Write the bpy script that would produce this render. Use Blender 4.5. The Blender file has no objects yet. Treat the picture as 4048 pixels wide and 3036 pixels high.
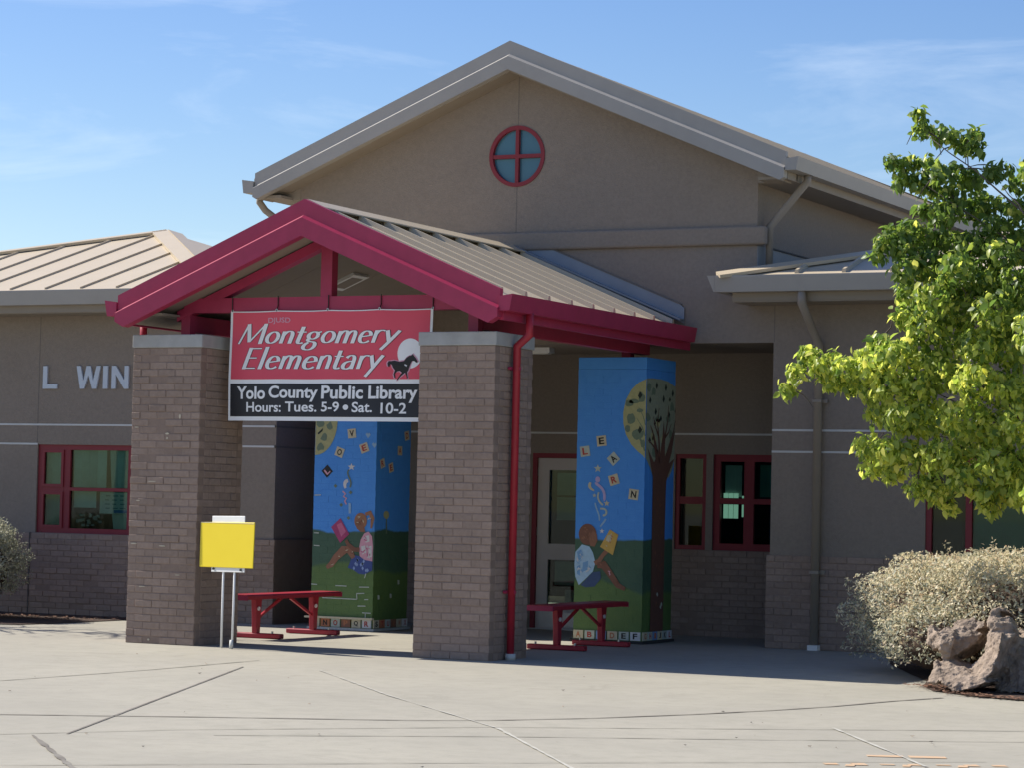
import bpy, math, random
import numpy as np
from mathutils import Vector, Matrix
random.seed(7); rng = np.random.default_rng(11)
SC = bpy.context.scene
COL = SC.collection
rad = math.radians

# ------------------------------------------------------------------ camera
cam = bpy.data.cameras.new('camera'); camo = bpy.data.objects.new('camera', cam); COL.objects.link(camo)
cr, cu, cf = Vector((.89667, .442124, .022561)), Vector((.000241, -.051451, .998675)), Vector((-.442699, .895477, .046242))
camo.matrix_world = Matrix(((cr.x, cu.x, -cf.x, 11.7421), (cr.y, cu.y, -cf.y, -21.7744), (cr.z, cu.z, -cf.z, 1.44676), (0, 0, 0, 1)))
cam.sensor_width = 36; cam.lens = 10386.4 / 4048 * 36; cam.clip_start = .1; cam.clip_end = 3000
SC.camera = camo

# ------------------------------------------------------------------ sky and sun
SUN_EL, SUN_BACK = rad(42), rad(0.9)        # the sun stands to the left, a little behind the facade
sdir = Vector((-math.cos(SUN_BACK) * math.cos(SUN_EL), math.sin(SUN_BACK) * math.cos(SUN_EL), math.sin(SUN_EL)))
world = bpy.data.worlds.new('World'); SC.world = world; world.use_nodes = True
wn = world.node_tree; wn.nodes.clear()
def wnode(t, **k):
    n = wn.nodes.new(t)
    for a, b in k.items(): setattr(n, a, b)
    return n
sky = wnode('ShaderNodeTexSky', sky_type='NISHITA', sun_disc=False, sun_elevation=SUN_EL, sun_rotation=math.atan2(sdir.x, sdir.y),
            altitude=20, air_density=1.0, dust_density=.4, ozone_density=2.2)
hs = wnode('ShaderNodeHueSaturation'); hs.inputs['Saturation'].default_value = 1.28; hs.inputs['Hue'].default_value = .515; hs.inputs['Value'].default_value = 1.05
wn.links.new(sky.outputs[0], hs.inputs['Color'])
tc = wnode('ShaderNodeTexCoord'); mp = wnode('ShaderNodeMapping')
mp.inputs['Rotation'].default_value = (0, 0, rad(25)); mp.inputs['Scale'].default_value = (3.2, 3.2, 16)
wn.links.new(tc.outputs['Generated'], mp.inputs['Vector'])
nz = wnode('ShaderNodeTexNoise'); nz.inputs['Scale'].default_value = 1.6; nz.inputs['Detail'].default_value = 7; nz.inputs['Roughness'].default_value = .62; nz.inputs['Distortion'].default_value = .6
wn.links.new(mp.outputs[0], nz.inputs['Vector'])
cr_ = wnode('ShaderNodeValToRGB'); cr_.color_ramp.elements[0].position = .50; cr_.color_ramp.elements[1].position = .86
cr_.color_ramp.elements[1].color = (.40, .40, .40, 1)
wn.links.new(nz.outputs[0], cr_.inputs[0])
mx = wnode('ShaderNodeMix', data_type='RGBA'); mx.inputs['B'].default_value = (8.6, 9.4, 10.2, 1)
wn.links.new(cr_.outputs[0], mx.inputs['Factor']); wn.links.new(hs.outputs[0], mx.inputs['A'])
bg = wnode('ShaderNodeBackground'); bg.inputs['Strength'].default_value = .095
wn.links.new(mx.outputs['Result'], bg.inputs['Color'])
wo = wnode('ShaderNodeOutputWorld'); wn.links.new(bg.outputs[0], wo.inputs[0])
sl = bpy.data.lights.new('sun', 'SUN'); sl.energy = 5.0; sl.angle = rad(.53); sl.color = (1, .945, .86)
so = bpy.data.objects.new('sun', sl); COL.objects.link(so); so.rotation_euler = sdir.to_track_quat('Z', 'Y').to_euler(); so.location = (-20, 5, 20)
SC.view_settings.view_transform = 'Standard'; SC.view_settings.look = 'None'; SC.view_settings.gamma = 1; SC.view_settings.use_curve_mapping = False
SC.view_settings.exposure = 0.46
SC.cycles.max_bounces = 6; SC.cycles.diffuse_bounces = 2

# ------------------------------------------------------------------ materials
MATS = {}
def mat(name, col, rough=.7, col2=None, nscale=8, namt=.5, bump=0, bscale=120, rnd=0, metal=0, spec=.4, grime=0, detail=5, squash=None):
    m = bpy.data.materials.new(name); m.use_nodes = True; t = m.node_tree; N = t.nodes; L = t.links
    b = N['Principled BSDF']; b.inputs['Roughness'].default_value = rough; b.inputs['Metallic'].default_value = metal
    b.inputs['Specular IOR Level'].default_value = spec
    g = N.new('ShaderNodeNewGeometry'); vec = g.outputs['Position']
    if squash:
        mpn = N.new('ShaderNodeMapping'); mpn.inputs['Scale'].default_value = squash; L.new(vec, mpn.inputs[0]); vec2 = mpn.outputs[0]
    else: vec2 = vec
    n1 = N.new('ShaderNodeTexNoise'); n1.inputs['Scale'].default_value = nscale; n1.inputs['Detail'].default_value = detail; L.new(vec2, n1.inputs[0])
    r1 = N.new('ShaderNodeMapRange'); r1.inputs[1].default_value = .3; r1.inputs[2].default_value = .7; L.new(n1.outputs[0], r1.inputs[0])
    mul = N.new('ShaderNodeMath'); mul.operation = 'MULTIPLY'; mul.inputs[1].default_value = namt; L.new(r1.outputs[0], mul.inputs[0])
    mix = N.new('ShaderNodeMix'); mix.data_type = 'RGBA'
    c2 = col2 or tuple(c * .72 for c in col)
    mix.inputs['A'].default_value = (*col, 1); mix.inputs['B'].default_value = (*c2, 1); L.new(mul.outputs[0], mix.inputs['Factor'])
    out = mix.outputs['Result']
    if rnd:
        oi = N.new('ShaderNodeObjectInfo'); ad = N.new('ShaderNodeMath'); ad.operation = 'ADD'
        L.new(oi.outputs['Random'], ad.inputs[0]); L.new(g.outputs['Random Per Island'], ad.inputs[1])
        fr = N.new('ShaderNodeMath'); fr.operation = 'FRACT'; L.new(ad.outputs[0], fr.inputs[0])
        mr = N.new('ShaderNodeMapRange'); mr.inputs[3].default_value = 1 - rnd; mr.inputs[4].default_value = 1 + rnd; L.new(fr.outputs[0], mr.inputs[0])
        hv = N.new('ShaderNodeHueSaturation'); L.new(mr.outputs[0], hv.inputs['Value']); L.new(out, hv.inputs['Color']); out = hv.outputs[0]
    if grime:      # dirt stains of their own shape
        n2 = N.new('ShaderNodeTexNoise'); n2.inputs['Scale'].default_value = 1.1; n2.inputs['Detail'].default_value = 8; n2.inputs['Roughness'].default_value = .65; L.new(vec, n2.inputs[0])
        r2 = N.new('ShaderNodeMapRange'); r2.inputs[1].default_value = .5; r2.inputs[2].default_value = .75; L.new(n2.outputs[0], r2.inputs[0])
        m2 = N.new('ShaderNodeMath'); m2.operation = 'MULTIPLY'; m2.inputs[1].default_value = grime; L.new(r2.outputs[0], m2.inputs[0])
        mg = N.new('ShaderNodeMix'); mg.data_type = 'RGBA'; mg.blend_type = 'MULTIPLY'; mg.inputs['B'].default_value = (.55, .52, .48, 1)
        L.new(out, mg.inputs['A']); L.new(m2.outputs[0], mg.inputs['Factor']); out = mg.outputs['Result']
    L.new(out, b.inputs['Base Color'])
    if bump:
        n3 = N.new('ShaderNodeTexNoise'); n3.inputs['Scale'].default_value = bscale; n3.inputs['Detail'].default_value = 4; L.new(vec, n3.inputs[0])
        bp = N.new('ShaderNodeBump'); bp.inputs['Strength'].default_value = bump; bp.inputs['Distance'].default_value = .01; L.new(n3.outputs[0], bp.inputs['Height']); L.new(bp.outputs[0], b.inputs['Normal'])
    MATS[name] = m
    return m
mat('stucco', (.285, .238, .196), .95, (.242, .202, .166), 30, .8, .6, 110, grime=.18, detail=9)
mat('trim_tan', (.285, .245, .20), .6, (.255, .22, .178), 5, .5, 0)
mat('fascia_grey', (.365, .345, .315), .5, (.33, .312, .285), 5, .5, 0, grime=.25)
mat('roof_metal', (.56, .465, .325), .45, (.51, .425, .295), 2.2, .6, .02, 6, spec=.45)
mat('flashing', (.27, .30, .335), .4, (.22, .25, .285), 4, .7, .03, 8, metal=.25)
mat('old_flashing', (.24, .235, .225), .6, (.20, .20, .195), 4, .7)
mat('reveal', (.62, .62, .60), .5, (.52, .52, .50), 6, .6)
mat('joint_dark', (.10, .09, .08), .9)
mat('joint_soft', (.20, .175, .15), .9)
mat('joint_pale', (.34, .322, .252), .9, (.255, .24, .188), 3, 1.0)
mat('red_paint', (.40, .032, .088), .45, (.345, .028, .076), 9, .8, .04, 30, grime=.35, detail=8)
mat('red_bright', (.40, .024, .042), .42, (.32, .020, .036), 12, .8, grime=.4)
mat('window_red', (.24, .022, .032), .5, (.20, .018, .028), 6, .6)
mat('brick', (.352, .262, .208), .95, (.295, .214, .168), 26, .9, .7, 130, rnd=.105, grime=.5)
mat('mortar', (.285, .208, .164), .95, (.235, .170, .134), 14, .8, .4, 220)
mat('cap', (.42, .42, .40), .9, (.33, .33, .315), 7, .8, .25, 120, grime=.35)
mat('white', (.82, .82, .80), .5, (.70, .70, .67), 9, .5)
mat('white_dirty', (.62, .62, .58), .6, (.48, .47, .43), 12, .8)
mat('letter', (.56, .62, .69), .4, (.50, .555, .62), 8, .6)
mat('yellow', (.83, .64, .02), .5, (.79, .60, .015), 6, .5)
mat('black', (.012, .012, .013), .5)
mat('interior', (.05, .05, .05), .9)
mat('blind', (.62, .74, .68), .7, (.50, .60, .55), 12, .6, rnd=.12)
mat('paper', (.55, .68, .64), .7, (.50, .62, .58), 20, .5)
mat('paper_dim', (.34, .43, .40), .7, (.27, .35, .33), 14, .8)
mat('paper_blue', (.06, .22, .52), .6)
mat('paper_text', (.22, .34, .33), .7)
mat('teal', (.13, .36, .29), .6, (.09, .27, .22), 3, .9)
mat('door_paint', (.56, .51, .47), .5, (.52, .47, .43), 6, .6)
mat('metal_grey', (.5, .5, .5), .35, metal=.7)
mat('banner_white', (.88, .88, .87), .55, (.80, .80, .79), 9, .5)
mat('banner_red', (.74, .085, .13), .5, (.68, .072, .115), 3, .6)
mat('banner_black', (.014, .014, .018), .42, (.025, .025, .032), 3, .6)
mat('banner_dark', (.05, .02, .025), .5)
mat('bark', (.13, .105, .085), .95, (.08, .065, .055), 30, .8, .6, 80)
mat('mulch', (.085, .052, .036), .97, (.045, .03, .022), 26, .9, .8, 70)
mat('chips', (.22, .11, .065), .9, (.12, .065, .04), 40, .8, rnd=.5)
mat('rock', (.39, .305, .235), .95, (.20, .152, .115), 12, 1.0, 1.0, 60, grime=.5)
mat('rust_joint', (.15, .13, .105), .9, (.26, .24, .20), 2.5, 1.0)
mat('chalk', (.52, .50, .435), .9, (.40, .38, .31), 9, 1.0)
mat('orange_paint', (.66, .40, .20), .8, (.48, .40, .30), 40, .9)
mat('litter', (.26, .21, .15), .9, (.16, .13, .10), 30, .9, rnd=.5)
mat('splash', (.62, .54, .40), .9, (.50, .44, .33), 40, .8)
mat('light_lens', (.70, .70, .66), .4)

def concrete():
    m = bpy.data.materials.new('concrete'); m.use_nodes = True; t = m.node_tree; N = t.nodes; L = t.links; b = N['Principled BSDF']
    b.inputs['Roughness'].default_value = .9; b.inputs['Specular IOR Level'].default_value = .25
    g = N.new('ShaderNodeNewGeometry'); v = g.outputs['Position']
    def noise(s, d=6, r=.6, dist=0, vec=None):
        n = N.new('ShaderNodeTexNoise'); n.inputs['Scale'].default_value = s; n.inputs['Detail'].default_value = d; n.inputs['Roughness'].default_value = r; n.inputs['Distortion'].default_value = dist
        L.new(vec or v, n.inputs[0]); return n.outputs[0]
    def rng_(x, a, c, lo=0, hi=1):
        n = N.new('ShaderNodeMapRange'); n.inputs[1].default_value = a; n.inputs[2].default_value = c; n.inputs[3].default_value = lo; n.inputs[4].default_value = hi; L.new(x, n.inputs[0]); return n.outputs[0]
    def mixc(f, a, c, bt='MIX'):
        n = N.new('ShaderNodeMix'); n.data_type = 'RGBA'; n.blend_type = bt; L.new(f, n.inputs['Factor'])
        for k, x in (('A', a), ('B', c)):
            if isinstance(x, tuple): n.inputs[k].default_value = (*x, 1)
            else: L.new(x, n.inputs[k])
        return n.outputs['Result']
    c = mixc(rng_(noise(.55, 7), .3, .7), (.410, .382, .308), (.345, .322, .264))
    c = mixc(rng_(noise(5, 6, .7), .45, .8, 0, .75), c, (.30, .285, .228))
    c = mixc(rng_(noise(1.4, 9, .72, 1.2), .58, .72, 0, .55), c, (.27, .252, .20))
    c = mixc(rng_(noise(38, 3, .7), .60, .82, 0, .8), c, (.25, .235, .20))
    vo = N.new('ShaderNodeTexVoronoi'); vo.inputs['Scale'].default_value = 2.1; L.new(v, vo.inputs['Vector'])
    c = mixc(rng_(vo.outputs['Distance'], .018, .032, .55, 0), c, (.20, .18, .15))
    vo2 = N.new('ShaderNodeTexVoronoi'); vo2.inputs['Scale'].default_value = 6.3; L.new(v, vo2.inputs['Vector'])
    c = mixc(rng_(vo2.outputs['Distance'], .02, .05, .5, 0), c, (.24, .215, .18))
    L.new(c, b.inputs['Base Color'])
    bp = N.new('ShaderNodeBump'); bp.inputs['Strength'].default_value = .35; bp.inputs['Distance'].default_value = .006; L.new(noise(90, 5), bp.inputs['Height']); L.new(bp.outputs[0], b.inputs['Normal'])
    MATS['concrete'] = m
concrete()

def mural(name, horizon, hill, dx):
    """paint of the mural's background on the bricks: blue sky, dark green field, lighter green hill"""
    m = bpy.data.materials.new(name); m.use_nodes = True; t = m.node_tree; N = t.nodes; L = t.links; b = N['Principled BSDF']; b.inputs['Roughness'].default_value = .6
    g = N.new('ShaderNodeNewGeometry'); sx = N.new('ShaderNodeSeparateXYZ'); L.new(g.outputs['Position'], sx.inputs[0])
    n = N.new('ShaderNodeTexNoise'); n.inputs['Scale'].default_value = 2.2; n.inputs['Detail'].default_value = 3; L.new(g.outputs['Position'], n.inputs[0])
    def ma(op, a, c):
        x = N.new('ShaderNodeMath'); x.operation = op
        for i, q in enumerate((a, c)):
            if isinstance(q, (int, float)): x.inputs[i].default_value = q
            else: L.new(q, x.inputs[i])
        return x.outputs[0]
    wob = ma('MULTIPLY', ma('SUBTRACT', n.outputs[0], .5), .16)
    zz = ma('ADD', sx.outputs['Z'], wob)
    hillz = ma('SUBTRACT', zz, ma('MULTIPLY', ma('SINE', ma('ADD', ma('MULTIPLY', sx.outputs['X'], 3.6), dx), 0), .09))
    def step(x, at, w=.012):
        r = N.new('ShaderNodeMapRange'); r.inputs[1].default_value = at - w; r.inputs[2].default_value = at + w; L.new(x, r.inputs[0]); return r.outputs[0]
    def mixc(f, a, c):
        q = N.new('ShaderNodeMix'); q.data_type = 'RGBA'; L.new(f, q.inputs['Factor'])
        for k, x in (('A', a), ('B', c)):
            if isinstance(x, tuple): q.inputs[k].default_value = (*x, 1)
            else: L.new(x, q.inputs[k])
        return q.outputs['Result']
    n2 = N.new('ShaderNodeTexNoise'); n2.inputs['Scale'].default_value = 14; n2.inputs['Detail'].default_value = 5; L.new(g.outputs['Position'], n2.inputs[0])
    blue = mixc(n2.outputs[0], (.05, .26, .76), (.075, .32, .82))
    dk = mixc(n2.outputs[0], (.036, .095, .056), (.060, .128, .078))
    lt = mixc(n2.outputs[0], (.075, .15, .042), (.12, .20, .052))
    c = mixc(step(hillz, hill, .02), lt, dk); c = mixc(step(zz, horizon), c, blue)
    L.new(c, b.inputs['Base Color'])
    n3 = N.new('ShaderNodeTexNoise'); n3.inputs['Scale'].default_value = 120; L.new(g.outputs['Position'], n3.inputs[0])
    bp = N.new('ShaderNodeBump'); bp.inputs['Strength'].default_value = .35; bp.inputs['Distance'].default_value = .008; L.new(n3.outputs[0], bp.inputs['Height']); L.new(bp.outputs[0], b.inputs['Normal'])
    MATS[name] = m
mural('mural_learn', 1.10, .60, 1.4)
mural('mural_love', 1.12, .66, 12.6)

def foliage(name, cols, trans=.45, rough=.55):
    m = bpy.data.materials.new(name); m.use_nodes = True; t = m.node_tree; N = t.nodes; L = t.links
    b = N['Principled BSDF']; b.inputs['Roughness'].default_value = rough; b.inputs['Specular IOR Level'].default_value = .35
    g = N.new('ShaderNodeNewGeometry'); cr = N.new('ShaderNodeValToRGB'); e = cr.color_ramp.elements
    e[0].color = (*cols[0], 1); e[1].color = (*cols[-1], 1)
    for i, c in enumerate(cols[1:-1]):
        x = e.new((i + 1) / (len(cols) - 1)); x.color = (*c, 1)
    L.new(g.outputs['Random Per Island'], cr.inputs[0]); L.new(cr.outputs[0], b.inputs['Base Color'])
    tr = N.new('ShaderNodeBsdfTranslucent'); hv = N.new('ShaderNodeHueSaturation'); hv.inputs['Value'].default_value = 1.9; hv.inputs['Saturation'].default_value = 1.1
    L.new(cr.outputs[0], hv.inputs['Color']); L.new(hv.outputs[0], tr.inputs[0])
    ms = N.new('ShaderNodeMixShader'); ms.inputs[0].default_value = trans; L.new(b.outputs[0], ms.inputs[1]); L.new(tr.outputs[0], ms.inputs[2])
    L.new(ms.outputs[0], N['Material Output'].inputs[0]); MATS[name] = m
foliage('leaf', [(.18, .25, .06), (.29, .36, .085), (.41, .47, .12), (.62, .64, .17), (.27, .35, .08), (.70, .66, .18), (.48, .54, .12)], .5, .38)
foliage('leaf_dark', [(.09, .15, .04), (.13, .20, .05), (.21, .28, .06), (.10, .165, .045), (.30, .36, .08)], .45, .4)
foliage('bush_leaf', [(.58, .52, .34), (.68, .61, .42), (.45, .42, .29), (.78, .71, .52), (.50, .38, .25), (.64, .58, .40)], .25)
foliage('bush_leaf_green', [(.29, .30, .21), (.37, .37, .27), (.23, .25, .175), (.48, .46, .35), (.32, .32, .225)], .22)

def glass():
    m = bpy.data.materials.new('glass'); m.use_nodes = True; t = m.node_tree; N = t.nodes; L = t.links; N.remove(N['Principled BSDF'])
    tr = N.new('ShaderNodeBsdfTransparent'); tr.inputs[0].default_value = (.62, .74, .70, 1)
    gl = N.new('ShaderNodeBsdfGlossy'); gl.inputs['Roughness'].default_value = .02
    fr = N.new('ShaderNodeFresnel'); fr.inputs[0].default_value = 1.38
    ms = N.new('ShaderNodeMixShader'); L.new(fr.outputs[0], ms.inputs[0]); L.new(tr.outputs[0], ms.inputs[1]); L.new(gl.outputs[0], ms.inputs[2])
    L.new(ms.outputs[0], N['Material Output'].inputs[0]); MATS['glass'] = m
glass()
m = mat('glass_blue', (.055, .155, .21), .18, (.045, .13, .18), 3, .5, spec=.6)
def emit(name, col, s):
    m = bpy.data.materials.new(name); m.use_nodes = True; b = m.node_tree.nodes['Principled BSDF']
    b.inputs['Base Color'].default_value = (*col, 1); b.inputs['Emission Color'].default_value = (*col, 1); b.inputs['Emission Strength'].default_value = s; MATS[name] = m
emit('glow_blind', (.50, .78, .62), .42)  # glow stands in for daylight behind and mirrored in the recess window
for nm, c in dict(p_brown=(.22, .095, .06), p_brown2=(.30, .14, .085), p_hair=(.36, .17, .09), p_shirt=(.42, .62, .80), p_shirt2=(.20, .40, .68), p_short=(.05, .09, .20),
                  p_book=(.66, .42, .10), p_pink=(.72, .38, .48), p_skirt=(.05, .09, .30), p_skirt2=(.30, .42, .72), p_mag=(.42, .06, .18), p_mag2=(.60, .16, .30),
                  p_cream=(.62, .56, .40), p_cream2=(.50, .56, .50), p_ink=(.02, .02, .02), p_red=(.45, .06, .05), p_lav=(.50, .42, .72), p_white=(.72, .72, .72), p_sky=(.30, .50, .74),
                  p_crown=(.44, .43, .21), p_crown2=(.16, .22, .15), p_sage=(.30, .335, .24), p_trunk=(.15, .072, .052), p_trunk2=(.20, .08, .045), p_leaf=(.018, .03, .024),
                  p_blue=(.20, .34, .62), p_orange=(.52, .20, .10)).items():
    mat(nm, c, .6, tuple(x * .8 for x in c), 30, .7, .2, 120)

# ------------------------------------------------------------------ mesh helpers
class MB:
    def __init__(s): s.v = []; s.f = []
    def add(s, v, f):
        o = len(s.v); s.v += [tuple(map(float, p)) for p in v]; s.f += [tuple(i + o for i in q) for q in f]; return s
    def box(s, x0, x1, y0, y1, z0, z1):
        return s.add([(x0, y0, z0), (x1, y0, z0), (x1, y1, z0), (x0, y1, z0), (x0, y0, z1), (x1, y0, z1), (x1, y1, z1), (x0, y1, z1)],
                     [(0, 3, 2, 1), (4, 5, 6, 7), (0, 1, 5, 4), (1, 2, 6, 5), (2, 3, 7, 6), (3, 0, 4, 7)])
    def prism(s, poly, axis, a, b):
        """closed polygon (2-D) extruded along axis from a to b; poly coords are the other two axes in xyz order"""
        def P(q, t): return {'x': (t, q[0], q[1]), 'y': (q[0], t, q[1]), 'z': (q[0], q[1], t)}[axis]
        n = len(poly); v = [P(q, a) for q in poly] + [P(q, b) for q in poly]
        ar = sum(poly[i][0] * poly[(i + 1) % n][1] - poly[(i + 1) % n][0] * poly[i][1] for i in range(n))
        f = [tuple(range(n)), tuple(range(2 * n - 1, n - 1, -1))] + [(i, i + n, (i + 1) % n + n, (i + 1) % n) for i in range(n)]
        if (ar > 0) == (axis != 'y'): f = [tuple(reversed(q)) for q in f]
        return s.add(v, f)
    def hexa(s, p):  # 8 corner points, bottom ring then top ring
        return s.add(p, [(0, 3, 2, 1), (4, 5, 6, 7), (0, 1, 5, 4), (1, 2, 6, 5), (2, 3, 7, 6), (3, 0, 4, 7)])
    def tube(s, path, r, n=12, cap=True):
        path = [Vector(p) for p in path]; rs = r if isinstance(r, (list, tuple)) else [r] * len(path); rings = []
        up = None
        for i, p in enumerate(path):
            d = ((path[min(i + 1, len(path) - 1)] - p).normalized() + (p - path[max(i - 1, 0)]).normalized())
            d = d.normalized() if d.length > 1e-6 else Vector((0, 0, 1))
            if up is None: up = Vector((1, 0, 0)) if abs(d.x) < .9 else Vector((0, 1, 0))
            a = (up - d * up.dot(d)).normalized(); b = d.cross(a); up = a
            k = 1.0
            if 0 < i < len(path) - 1:
                c = (path[i + 1] - p).normalized().dot((p - path[i - 1]).normalized()); k = 1 / max(.5, math.sqrt((1 + c) / 2))
            rings.append([p + (a * math.cos(2 * math.pi * j / n) + b * math.sin(2 * math.pi * j / n)) * rs[i] * (k if n > 8 else 1) for j in range(n)])
        v = [q for R in rings for q in R]; f = []
        for i in range(len(path) - 1):
            for j in range(n): f.append((i * n + j, i * n + (j + 1) % n, (i + 1) * n + (j + 1) % n, (i + 1) * n + j))
        if cap: f += [tuple(range(n - 1, -1, -1)), tuple(range((len(path) - 1) * n, len(path) * n))]
        return s.add(v, f)
    def ball(s, c, r, nu=12, nv=8):
        v = [(c[0], c[1], c[2] + r[2])]; f = []
        for i in range(1, nv):
            for j in range(nu):
                th, ph = math.pi * i / nv, 2 * math.pi * j / nu
                v.append((c[0] + r[0] * math.sin(th) * math.cos(ph), c[1] + r[1] * math.sin(th) * math.sin(ph), c[2] + r[2] * math.cos(th)))
        v.append((c[0], c[1], c[2] - r[2]))
        for j in range(nu): f.append((0, 1 + j, 1 + (j + 1) % nu))
        for i in range(nv - 2):
            for j in range(nu): a = 1 + i * nu; f.append((a + j, a + nu + j, a + nu + (j + 1) % nu, a + (j + 1) % nu))
        l = len(v) - 1; a = 1 + (nv - 2) * nu
        for j in range(nu): f.append((a + j, l, a + (j + 1) % nu))
        return s.add(v, f)
    def build(s, name, m, parent=None, smooth=False, mesh=False):
        o = WORLD_OFF(parent); me = bpy.data.meshes.new(name)
        me.from_pydata([(x - o[0], y - o[1], z - o[2]) for x, y, z in s.v], [], s.f); me.update()
        if m: me.materials.append(MATS[m])
        if smooth: me.polygons.foreach_set('use_smooth', [True] * len(me.polygons))
        return link(name, me, parent)
def WORLD_OFF(p):
    o = Vector((0, 0, 0))
    while p is not None: o += p.location; p = p.parent
    return o
def link(name, me, parent=None):
    ob = bpy.data.objects.new(name, me); COL.objects.link(ob); ob.parent = parent; return ob
def tag(o, label=None, cat=None, group=None, kind=None):
    for k, v in (('label', label), ('category', cat), ('group', group), ('kind', kind)):
        if v: o[k] = v
    return o
def thing(name, loc, label, cat, group=None):
    o = bpy.data.objects.new(name, None); COL.objects.link(o); o.location = loc; o.empty_display_size = .2
    return tag(o, label, cat, group)
def box(name, m, parent, *b): return MB().box(*b).build(name, m, parent)
def bevel(o, w=.006, seg=1):
    md = o.modifiers.new('bevel', 'BEVEL'); md.width = w; md.segments = seg; md.limit_method = 'ANGLE'; return o

# text fitted into a rectangle; returns 2-D verts and faces
def glyphs(body, x0, x1, y0, y1, shear=0, off=0.0, space=1.0):
    cu = bpy.data.curves.new('t', 'FONT'); cu.body = body; cu.size = 1; cu.shear = shear; cu.offset = off; cu.space_character = space; cu.resolution_u = 5
    ob = bpy.data.objects.new('t', cu); COL.objects.link(ob); dg = bpy.context.evaluated_depsgraph_get(); dg.update()
    me = bpy.data.meshes.new_from_object(ob.evaluated_get(dg))
    v = np.array([q.co[:2] for q in me.vertices]); f = [tuple(p.vertices) for p in me.polygons]
    bpy.data.objects.remove(ob); bpy.data.curves.remove(cu); bpy.data.meshes.remove(me)
    lo, hi = v.min(0), v.max(0); v = (v - lo) / (hi - lo); v[:, 0] = x0 + v[:, 0] * (x1 - x0); v[:, 1] = y0 + v[:, 1] * (y1 - y0)
    return v, f

# survey axes of the measured photograph (used to place the plants and the boulder in the world)
VR, VU, VF = np.array([.89667, .442124, .022561]), np.array([.000241, -.051451, .998675]), np.array([-.442699, .895477, .046242])
# ------------------------------------------------------------------ key dimensions (metres)
YW, YA = 4.45, 6.20            # facade plane, back wall of the entrance recess
XM, XC = -1.185, -1.217        # middle of the gable, middle of the entrance canopy
PW, PH, CAPH = .80, 2.937, .129
COURSE = PH / 41
RXL, RXR = -4.27, 1.87         # sides of the recess
ZREC = 3.245                   # its ceiling

# ------------------------------------------------------------------ ground
plaza = tag(MB().add([(-600, -600, 0), (600, -600, 0), (600, 600, 0), (-600, 600, 0)], [(0, 1, 2, 3)]).build('concrete_plaza', 'concrete'), kind='structure')
def strip(name, pts, w, m, z=.004, parent=plaza, jit=0):
    b = MB(); P = [Vector((*p, z)) for p in pts]; v = []; f = []
    Q = []
    for i in range(len(P) - 1):
        n = max(1, int((P[i + 1] - P[i]).length / .12)) if jit else 1
        Q += [P[i].lerp(P[i + 1], k / n) for k in range(n)]
    Q.append(P[-1])
    for i, p in enumerate(Q):
        d = (Q[min(i + 1, len(Q) - 1)] - Q[max(i - 1, 0)]).normalized(); n = Vector((-d.y, d.x, 0)); k = 1 + random.uniform(-jit, jit)
        v += [p + n * w / 2 * k, p - n * w / 2 * k]
    for i in range(len(Q) - 1): f.append((2 * i, 2 * i + 1, 2 * i + 3, 2 * i + 2))
    return b.add(v, f).build(name, m, parent)
strip('expansion_joint', [(2.276, -8.6), (-.371, -2.38)], .021, 'rust_joint', jit=.2)
strip('expansion_joint', [(1.1, -7.75), (2.255, -7.0), (3.387, -6.33), (3.815, -5.95), (4.28, -5.3), (4.693, -4.5), (5.0, -3.75), (5.222, -3.06), (5.40, -2.2), (5.60, -1.55)], .034, 'rust_joint', jit=.35)
strip('expansion_joint', [(1.95, -8.93), (2.657, -7.89), (4.06, -6.42), (6.693, -4.46), (9.0, -2.9)], .020, 'joint_pale', .0035, jit=.45)
strip('expansion_joint', [(3.0, -8.1), (4.458, -6.97), (5.821, -6.09), (7.224, -5.11), (9.5, -3.6)], .020, 'joint_pale', .0045, jit=.6)
strip('expansion_joint', [(-.95, -5.4), (-.80, -5.2), (-.73, -3.9), (-.712, -3.25), (-.755, -1.5)], .024, 'joint_pale', jit=.4)
strip('expansion_joint', [(2.174, -8.81), (3.387, -10.12), (4.5, -11.3)], .030, 'rust_joint', .005, jit=.6)
strip('expansion_joint', [(3.103, -10.35), (4.997, -8.64), (7.4, -6.6)], .016, 'joint_pale', .0055, jit=.5)
strip('sealed_joint', [(.354, -2.32), (2.2, -4.45), (4.1, -6.45)], .014, 'chalk', .0062, jit=.8)
strip('sealed_joint', [(4.128, -6.47), (5.572, -8.47), (6.6, -9.9)], .026, 'chalk', .0062, jit=.45)
strip('sealed_joint', [(5.878, -4.94), (7.206, -7.14)], .020, 'chalk', .0062, jit=.7)
strip('expansion_joint', [(-.9, 1.0), (.3, 2.0)], .02, 'joint_soft', jit=.4)
for a, c, w in (((6.70, -6.69), (6.90, -6.60), .11), ((6.93, -6.59), (7.13, -6.50), .11)): strip('paint_mark', [a, c], w, 'orange_paint', .0035, jit=.25)
for i, t in enumerate(np.linspace(0, 1, 7)):
    x, y = 6.66 + t * .84, -7.34 + t * .53
    strip('paint_mark', [(x, y), (x + .072, y + .042)], .10, 'orange_paint', .0035, jit=.5)
    if i % 2: strip('paint_mark', [(x + .03, y - .13), (x + .0, y - .02)], .05, 'orange_paint', .0038, jit=.4)
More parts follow.
